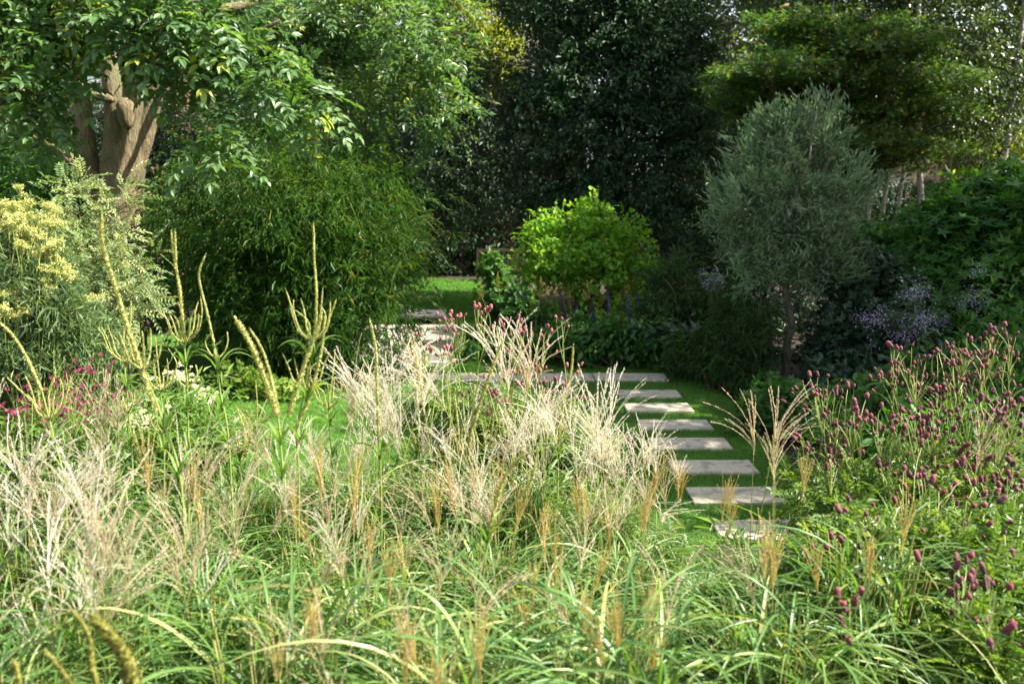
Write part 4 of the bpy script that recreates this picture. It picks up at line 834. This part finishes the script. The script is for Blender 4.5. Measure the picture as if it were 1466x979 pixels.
# culver's root (Veronicastrum): stems, whorled leaves, long bud spikes
def spikemesh(pts, r, k=None, name='bud_spike'):
    pts = np.asarray(pts, float); ln = np.linalg.norm(np.diff(pts, axis=0), axis=1).sum(); k = k or max(10, int(ln / .006)); P = smoothline(pts, k)
    t = np.linspace(0, 1, k); rad = r * (1 - .35 * t) * np.clip((1 - t) * 12, .35, 1)
    mb = MB(); tubes(mb, P[None], (rad * .8)[None], 7, cap=True)
    mb.V[0] = mb.V[0] + rng.normal(size=mb.V[0].shape) * r * .16
    nb = int(ln / .0011); i = rng.integers(0, k - 1, nb); T = nrm(P[i + 1] - P[i]); D0_ = nrm(np.cross(T, runit(nb)))
    leaves(mb, P[i] + D0_ * (rad[i] * .6)[:, None], D0_ + T * .9, T, rad[i] * 1.5, rad[i] * 1.0, KITE)
    return mb
def culver(label, stem_pts, spikes, whorls, leaf_whorls, group='tall culver spikes', r=.0075, sm='spike'):
    b = np.asarray(stem_pts[0], float); t = thing('culver_root', label, 'culver root', b, group)
    mb = MB(); P = smoothline(stem_pts, 20); tubes(mb, P[None], np.linspace(.006, .004, 20)[None], 6); mb.build('stem', M['stem'], t, smooth=True)
    for sp in spikes: spikemesh(sp[0], (sp[1] if len(sp) > 1 else r) * .86).build('bud_spike', M[sm], t)
    for c, n, ln, up in whorls:
        a0 = rng.random() * 6
        for q in range(n):
            a = a0 + q / n * 6.28; L_ = ln * (.7 + .5 * rng.random()); o_ = np.array([math.cos(a), math.sin(a) * .8, 0])
            pts = [c, c + o_ * L_ * .33 + np.array([0, 0, L_ * .28]), c + o_ * L_ * .52 * (1.1 - up * .4) + np.array([0, 0, L_ * .68]), c + o_ * L_ * .56 + np.array([rng.normal() * .02, 0, L_ * (.9 + .2 * rng.random())])]
            spikemesh(pts, r * .62).build('bud_spike', M['spike'], t)
    lf = MB()
    for c in leaf_whorls:
        n = 6; a = np.arange(n) / n * 6.28 + rng.random(); rib_blades(lf, np.tile(c, (n, 1)), a, .16 + .05 * rng.random(n), .15 * np.ones(n), .35, .016)
    if leaf_whorls: lf.build('leaves', M['culver'], t)
    return t
def rib_blades(mb, P0, az, L, lift, droop, W, k=8, rnd=None):
    """arching leaf blades with a midrib: horizontal reach L, lift height, droop of the tip"""
    n = len(P0); ts = np.linspace(0, 1, k); o = np.stack([np.cos(az), np.sin(az), 0 * az], 1)
    W = np.broadcast_to(W, (n,)); lift = np.broadcast_to(lift, (n,)); droop = np.broadcast_to(droop, (n,))
    hor = L[:, None] * ts[None] ** 1.35; z = lift[:, None] * (2.0 * ts - ts ** 2)[None] - (droop * L)[:, None] * ts[None] ** 3.0
    C = P0[:, None] + o[:, None] * hor[:, :, None]; C[:, :, 2] += z
    tw = rng.normal(size=(n, 1)) * .5; sd = np.stack([-np.sin(az), np.cos(az), 0 * az], 1)
    T = np.gradient(C, axis=1); T = nrm(T); S1 = sd[:, None] * np.cos(tw)[:, :, None]; N1 = nrm(np.cross(T, np.broadcast_to(sd[:, None], T.shape))); Sv = nrm(S1 + N1 * np.sin(tw * (ts[None] * 1.3))[:, :, None])
    wp = W[:, None] * (np.clip(ts * 6 + .35, 0, 1) * (1 - ts ** 2.2))[None] + .0004
    up = np.cross(Sv, T); up = up * np.sign(up[:, :, 2:3] + 1e-6)
    A1 = C + Sv * wp[:, :, None] * .5 + up * wp[:, :, None] * .12; B1 = C - Sv * wp[:, :, None] * .5 + up * wp[:, :, None] * .12
    V = np.stack([A1, C, B1], 2).reshape(n, -1, 3); i = np.arange(k - 1) * 3
    F = np.concatenate([np.stack([i, i + 1, i + 4, i + 3], 1), np.stack([i + 1, i + 2, i + 5, i + 4], 1)])
    FF = (F[None] + (np.arange(n) * k * 3)[:, None, None]).reshape(-1, 4)
    if rnd is None: rnd = rng.random(n)
    mb.add(V.reshape(-1, 3), FF, np.repeat(rnd, k * 3), np.tile(np.tile([1., 0, -1.], k), n))

def gb(px, d): b = base(px, d); return b
d = 3.6
culver('culver root with one long curved bare spike, tallest at the far left', [gb(270, d), U(262, 720, d), U(232, 600, d), U(205, 530, d)],
       [([U(225, 590, d), U(190, 490, d), U(165, 410, d), U(147, 350, d), U(146, 303, d)], .0125)], [(U(205, 530, d), 5, .17, .5)], [U(236, 620, d), U(255, 690, d)])
culver('culver root with blunt forked spike over a candelabra of side spikes', [gb(275, 4.4), U(270, 680, 4.4), U(268, 560, 4.4), U(263, 480, 4.4)],
       [([U(263, 480, 4.4), U(258, 420, 4.4), U(250, 370, 4.4), U(245, 330, 4.4)], .0105), ([U(252, 375, 4.4), U(251, 350, 4.4), U(251, 331, 4.4)], .008)],
       [(U(264, 492, 4.4), 9, .19, .5), (U(268, 555, 4.4), 4, .1, .4)], [U(266, 530, 4.4), U(268, 590, 4.4), U(270, 650, 4.4)])
culver('thin culver root with crooked single spike right of the candelabra', [gb(345, 4.5), U(328, 640, 4.5), U(315, 560, 4.5), U(306, 490, 4.5)],
       [([U(306, 490, 4.5), U(296, 445, 4.5), U(286, 405, 4.5), U(286, 385, 4.5), U(295, 363, 4.5)], .008)], [(U(310, 515, 4.5), 3, .12, .4)], [U(312, 535, 4.5), U(318, 590, 4.5), U(328, 640, 4.5)])
culver('culver root with two thick blunt spikes leaning left before the bamboo', [gb(405, 3.7), U(405, 720, 3.7), U(402, 640, 3.7), U(398, 595, 3.7)],
       [([U(398, 596, 3.7), U(382, 550, 3.7), U(360, 495, 3.7), U(335, 453, 3.7)], .0165), ([U(400, 596, 3.7), U(388, 540, 3.75), U(375, 500, 3.75), U(356, 468, 3.75)], .0085), ([U(396, 590, 3.7), U(370, 605, 3.7), U(342, 582, 3.7)], .008)], [], [U(402, 640, 3.7), U(404, 690, 3.7)])
culver('tall culver root with one straight high spike above a branching candelabra', [gb(430, 4.0), U(428, 700, 4.0), U(425, 620, 4.0), U(440, 540, 4.0), U(452, 470, 4.0)],
       [([U(452, 470, 4.0), U(453, 420, 4.0), U(450, 370, 4.0), U(449, 318, 4.0)], .0078), ([U(412, 596, 3.9), U(428, 545, 3.9), U(450, 480, 3.9), U(461, 447, 3.9)], .0125), ([U(420, 620, 4.0), U(446, 560, 4.0), U(460, 500, 4.0), U(465, 452, 4.0)], .010)],
       [(U(448, 490, 4.0), 10, .2, .5), (U(440, 560, 4.0), 6, .16, .5)], [U(446, 520, 4.0), U(440, 580, 4.0), U(430, 640, 4.0)])
culver('short culver root with single upright spike in front of the patio', [gb(548, 4.6), U(546, 720, 4.6), U(542, 620, 4.6)], [([U(542, 620, 4.6), U(540, 560, 4.6), U(538, 500, 4.6), U(529, 455, 4.6)], .0105)], [(U(542, 625, 4.6), 4, .12, .4)], [U(544, 660, 4.6)])
culver('culver root with single spike at the right of the pink burnets', [gb(795, 5.0), U(798, 720, 5.0), U(800, 620, 5.0)], [([U(800, 620, 5.0), U(808, 570, 5.0), U(818, 530, 5.0), U(821, 492, 5.0)], .0095)], [(U(800, 630, 5), 4, .12, .4)], [U(799, 660, 5)])
culver('culver root with leaning spikes in the middle of the silvery plumes', [gb(650, 4.8), U(655, 740, 4.8), U(668, 640, 4.8)], [([U(668, 640, 4.8), U(690, 570, 4.8), U(705, 525, 4.8), U(722, 482, 4.8)], .0105), ([U(672, 650, 4.8), U(676, 600, 4.8), U(680, 550, 4.8)], .010), ([U(660, 660, 4.8), U(655, 600, 4.8), U(650, 560, 4.8)], .009)], [(U(668, 650, 4.8), 5, .14, .4)], [U(662, 680, 4.8)])
culver('culver root with arched spikes bending over the grass centre', [gb(700, 3.6), U(690, 860, 3.6), U(700, 760, 3.6)], [([U(700, 760, 3.6), U(720, 690, 3.6), U(745, 655, 3.6), U(785, 640, 3.6)], .009), ([U(702, 765, 3.6), U(735, 720, 3.6), U(760, 690, 3.6), U(770, 640, 3.6)], .008)], [], [U(698, 780, 3.6)])
culver('blurred nearest culver root with thick olive spikes, bottom left corner', [U(150, 1250, 2.1), U(160, 1050, 2.1), U(185, 985, 2.1)],
       [([U(192, 1030, 2.1), U(188, 960, 2.1), U(165, 915, 2.1), U(125, 878, 2.1)], .019), ([U(190, 1020, 2.1), U(175, 940, 2.1), U(148, 905, 2.1), U(138, 885, 2.1)], .013), ([U(120, 1030, 2.1), U(105, 985, 2.1), U(85, 955, 2.1), U(64, 930, 2.1)], .011), ([U(150, 1030, 2.2), U(132, 950, 2.2), U(125, 905, 2.2), U(98, 868, 2.2)], .010), ([U(40, 1030, 2.1), U(30, 985, 2.1), U(20, 942, 2.1)], .010)], [], [], r=.009, sm='spike_old')
culver('culver root with a fan of fine side spikes left of the tall curved one', [gb(185, 5.0), U(190, 700, 5.0), U(185, 600, 5.0), U(178, 520, 5)], [([U(178, 520, 5), U(186, 470, 5), U(188, 430, 5)], .0075)], [(U(180, 520, 5.0), 9, .2, .5), (U(184, 590, 5.0), 6, .17, .5)], [U(183, 560, 5), U(187, 640, 5)])
culver('culver root with leaning spikes at the left edge over the masterwort', [gb(95, 4.2), U(95, 720, 4.2), U(75, 620, 4.2), U(60, 560, 4.2)], [([U(60, 560, 4.2), U(40, 515, 4.2), U(18, 480, 4.2), U(-5, 458, 4.2)], .0095), ([U(75, 620, 4.2), U(60, 590, 4.2), U(10, 540, 4.2)], .007)], [(U(70, 600, 4.2), 7, .18, .5)], [U(80, 640, 4.2)])
culver('culver root with drooping fine spikes between phlox and lawn', [gb(330, 4.8), U(335, 740, 4.8), U(345, 660, 4.8)], [([U(345, 660, 4.8), U(350, 620, 4.8), U(338, 580, 4.8)], .0075)], [(U(345, 650, 4.8), 7, .15, .5)], [U(340, 690, 4.8), U(343, 660, 4.8)])
culver('leafy culver root behind the silvery plumes left of centre', [gb(590, 5.4), U(595, 720, 5.4), U(598, 640, 5.4)], [([U(598, 640, 5.4), U(600, 600, 5.4), U(596, 560, 5.4)], .0085), ([U(598, 650, 5.4), U(585, 610, 5.4), U(575, 580, 5.4)], .007)], [(U(598, 650, 5.4), 6, .14, .5)], [U(596, 680, 5.4), U(597, 655, 5.4)])

culver('culver root candelabra between the forked spike and the crooked one', [gb(235, 5.4), U(235, 660, 5.4), U(230, 560, 5.4)], [([U(230, 560, 5.4), U(226, 520, 5.4), U(222, 480, 5.4)], .0065)], [(U(231, 560, 5.4), 8, .2, .5), (U(233, 620, 5.4), 6, .16, .5)], [U(232, 590, 5.4), U(234, 650, 5.4)])
culver('culver root candelabra right of the tall straight spike, over the lawn', [gb(478, 5.2), U(476, 680, 5.2), U(470, 580, 5.2)], [([U(470, 580, 5.2), U(476, 540, 5.2), U(480, 500, 5.2)], .0065)], [(U(471, 585, 5.2), 7, .18, .5)], [U(473, 610, 5.2), U(475, 660, 5.2)])
culver('culver root with pale fine spikes left of the leaning blunt ones', [gb(375, 5.6), U(370, 680, 5.6), U(365, 610, 5.6)], [([U(365, 610, 5.6), U(368, 580, 5.6), U(366, 545, 5.6)], .006)], [(U(365, 615, 5.6), 7, .15, .5)], [U(366, 630, 5.6), U(368, 670, 5.6)])
culver('leafy culver root with yellowish spikes amid the centre silver plumes', [gb(700, 5.3), U(702, 700, 5.3), U(700, 640, 5.3)], [([U(700, 640, 5.3), U(706, 600, 5.3), U(704, 560, 5.3)], .008), ([U(702, 650, 5.3), U(720, 610, 5.3), U(735, 570, 5.3)], .007)], [(U(700, 645, 5.3), 6, .15, .5)], [U(701, 660, 5.3)])

# ------------------------------------------------------------------ MISCANTHUS
def misc_foliage(seed, nl=470, h=1.0):
    mb = MB(); n = nl; az = rng.random(n) * 6.283; r0 = .16 * np.sqrt(rng.random(n)); a2 = rng.random(n) * 6.28
    z0 = rng.random(n) ** 1.1 * .75 * h; lean = .16 * z0
    P0 = np.stack([np.cos(a2) * (r0 + lean * rng.random(n)), np.sin(a2) * (r0 + lean * rng.random(n)), z0], 1)
    rib_blades(mb, P0, az, (.34 + .68 * rng.random(n)) * h, (.10 + .50 * rng.random(n)) * h, .1 + .6 * rng.random(n) ** 1.5, .010 + .012 * rng.random(n), 11)
    k = 60; a = rng.random(k) * 6.28; bp = np.stack([np.cos(a) * .12, np.sin(a) * .12, 0 * a], 1) * np.sqrt(rng.random(k))[:, None]; tp = bp * 2.4 + np.array([0, 0, 1.0 * h]) * (.7 + .4 * rng.random(k))[:, None]
    tubes(mb, np.stack([bp, (bp + tp) / 2, tp], 1), np.array([[.005, .004, .003]]), 4, rng.random(k), mi=1)
    return mb.mesh('foliage', [M['misc'], M['culm']], smooth=True)
FOL = [misc_foliage(i) for i in range(5)]
def plume_mesh(kind, H=1.45):
    mb = MB(); lean = rng.normal() * .05
    top = np.array([lean, 0, H]); tubes(mb, np.stack([[0, 0, .3], [lean * .3, 0, H * .6], top])[None], np.array([[.0035, .003, .002]]), 5, .5, mi=1)
    if kind == 'gold': n, spread, ln, fuzz = 16, .25, .34, .013
    elif kind == 'pink': n, spread, ln, fuzz = 12, .62, .44, .015
    else: n, spread, ln, fuzz = 11, .60, .46, .017
    bias = rng.normal(size=2) * (.16 if kind != 'gold' else .05)
    for i in range(n):
        a = rng.random() * 6.28; s0 = top - np.array([0, 0, .16]) * rng.random(); L_ = ln * (.65 + .5 * rng.random()); out = np.array([math.cos(a), math.sin(a), 0]) * spread * (.3 + .9 * rng.random()) + np.array([bias[0], bias[1], 0])
        k = 9; ts = np.linspace(0, 1, k)[:, None]; P = s0 + (out * ts ** 1.3 + np.array([0, 0, 1]) * (ts - (.0 if kind == 'gold' else .24 * np.linalg.norm(out) / .6) * ts ** 2)) * L_
        P[:, :2] += np.cumsum(rng.normal(size=(k, 2)) * .0022, axis=0) + rng.normal(size=(1, 2)) * (.05 if kind != 'gold' else .02) * ts ** 2
        tubes(mb, P[None], np.linspace(.0015, .0008, k)[None], 3, rng.random())
        m_ = 95; q = rng.random(m_) * (k - 1.001); i0 = q.astype(int); f = (q - i0)[:, None]; c = P[i0] * (1 - f) + P[i0 + 1] * f; T = nrm(P[i0 + 1] - P[i0])
        Dd = T + runit(m_) * (.38 if kind != 'gold' else .3); leaves(mb, c, Dd, runit(m_), fuzz * (.6 + .9 * rng.random(m_)), fuzz * .2, KITE)
    mat = {'gold': 'goldplume', 'pink': 'pinkplume', 'silver': 'silverplume'}[kind]
    return mb.mesh('plume', [M[mat], M['culm']])
PL = {k: [plume_mesh(k) for _ in range(5)] for k in ('gold', 'pink', 'silver')}
GMI = 'miscanthus clumps filling the foreground'
def miscanthus(px, d, h, hp, mixes, label, lean=.13, flat=None):
    b = base(px, d); t = thing('miscanthus_clump', label, 'ornamental grass', b, GMI)
    part('foliage', FOL[rng.integers(5)], t, (0, 0, 0), (0, 0, rng.random() * 6.28), (h, h, h * (.95 + .1 * rng.random())))
    for kind, n in mixes:
        for i in range(int(n * ((1.25 if kind == 'pink' else 1.7) if d < 4.3 else 1.0 if kind == 'silver' else 1.4))):
            a = rng.random() * 6.28; r_ = .14 * rng.random(); s = hp / 1.6 * ((.82 + .28 * rng.random()) if kind != 'silver' else (.62 + .46 * rng.random()))
            lz = abs(rng.normal()) * lean * (2.6 if d < 4.3 and kind == 'pink' else 1.7 if kind == 'silver' else 1.2)
            part('plume', PL[kind][rng.integers(5)], t, (math.cos(a) * r_, math.sin(a) * r_, 0), (-math.sin(a) * -lz * -1, math.cos(a) * lz, rng.random() * 6.28), (s, s, s))
G_, P_, S_ = 'gold', 'pink', 'silver'
clumps = [
 # px, d, foliage h, plume h, mix, label
 (170, 3.0, .80, 1.15, [(P_, 9), (S_, 4)], 'miscanthus with blurred pinkish plumes, nearest on the left'),
 (420, 2.7, .80, .9, [(G_, 2), (P_, 3)], 'miscanthus with drooping pale plumes at the bottom, left of centre'),
 (640, 2.6, .78, .9, [(G_, 4), (P_, 2)], 'miscanthus with short golden plumes at the bottom centre'),
 (880, 2.7, .80, .9, [(G_, 3), (P_, 2)], 'miscanthus with dark glossy blades at the bottom, right of centre'),
 (1090, 3.0, .74, .95, [(G_, 2), (P_, 1)], 'miscanthus with broad silvery blades under the right burnets'),
 (60, 3.7, .74, 1.15, [(P_, 8), (S_, 5)], 'miscanthus with feathery pink plumes at the left edge'),
 (280, 3.8, .70, 1.05, [(P_, 8), (G_, 2)], 'miscanthus with mixed pink and golden plumes below the phlox'),
 (480, 3.8, .66, 1.0, [(G_, 3), (P_, 6), (S_, 2)], 'miscanthus with golden stalks left of centre'),
 (690, 3.8, .66, 1.0, [(G_, 3), (P_, 5), (S_, 3)], 'miscanthus with brown-gold plumes in the very middle'),
 (880, 3.9, .58, .95, [(G_, 4), (P_, 3)], 'miscanthus with upright golden plumes right of centre'),
 (1010, 4.1, .42, .80, [(G_, 2), (P_, 1)], 'miscanthus with reddish brown plume before the nearest stepping stone'),
 (150, 4.9, .70, 1.05, [(P_, 4), (S_, 2)], 'miscanthus with pale plumes among the masterwort'),
 (370, 4.9, .60, .90, [(P_, 4), (G_, 1), (S_, 2)], 'miscanthus before the open lawn at the left'),
 (530, 4.9, .66, 1.26, [(S_, 13), (P_, 2)], 'miscanthus with bright silver plumes against the patio'),
 (640, 5.1, .66, 1.34, [(S_, 12), (G_, 1)], 'miscanthus with silver plumes beneath the pale pink burnet'),
 (750, 5.0, .66, 1.36, [(S_, 15), (P_, 1)], 'miscanthus with white glowing plumes in the centre'),
 (865, 4.7, .54, 1.08, [(S_, 18), (G_, 1)], 'miscanthus with the whitest plumes before the stepping stones'),
 (945, 4.6, .42, .88, [(G_, 2), (S_, 7)], 'miscanthus with thin golden plumes beside the stepping stones'),
 (1095, 4.3, .40, 1.12, [(P_, 3), (G_, 1)], 'miscanthus with tall tan plumes between the stones and the burnets'),
 (450, 6.0, .62, 1.05, [(S_, 7), (P_, 1)], 'miscanthus farthest back at the left lawn edge'),
 (600, 6.1, .70, 1.05, [(S_, 3)], 'miscanthus farthest back before the patio'),
 (800, 6.0, .60, 1.22, [(S_, 5), (P_, 3)], 'miscanthus farthest back with plumes arching over the lawn'),
 (1230, 3.4, .78, .90, [(G_, 2)], 'miscanthus blades among the right foreground burnets'),
 (1350, 4.3, .5, 1.25, [(P_, 1)], 'miscanthus with a fanned plume among the crimson burnets'),
 (20, 2.5, .85, 1.0, [(P_, 3)], 'miscanthus blades in the bottom left corner'),
 (780, 2.15, .62, .6, [], 'low dark miscanthus blades at the bottom edge'),
 (300, 2.2, .62, .6, [], 'low miscanthus blades behind the blurred olive spikes'),
 (560, 3.2, .76, .95, [(P_, 3), (G_, 2)], 'miscanthus with tangled tan racemes left of the bottom centre'),
 (780, 3.25, .72, .90, [(P_, 2), (G_, 3)], 'miscanthus with golden brush-like plumes right of the bottom centre'),
 (340, 3.2, .78, 1.0, [(P_, 3), (S_, 1)], 'miscanthus with long pale racemes above the bottom left blades'),
]
for c in clumps: miscanthus(*c[:5], c[5])
bush('underplanting', 'dense low green leaves between the grass clumps', 'plant', 700, 5.2,
     [(-2.2, 5.6, .95, .8, .9, .28), (-.9, 5.6, .95, .9, .9, .3), (.2, 5.6, .95, .8, .9, .3), (1.2, 5.0, .82, .6, .8, .2), (-1.6, 4.2, 1.1, .9, .7, .28), (0, 4.2, 1.1, .9, .7, .28), (1.6, 4.0, .98, .7, .7, .22), (2.5, 4.8, 1.0, .7, .7, .25)], 1100, 11, .15, .09, .025, M['perennial'], KITE, .2, 1.0, .6, .3, 0)
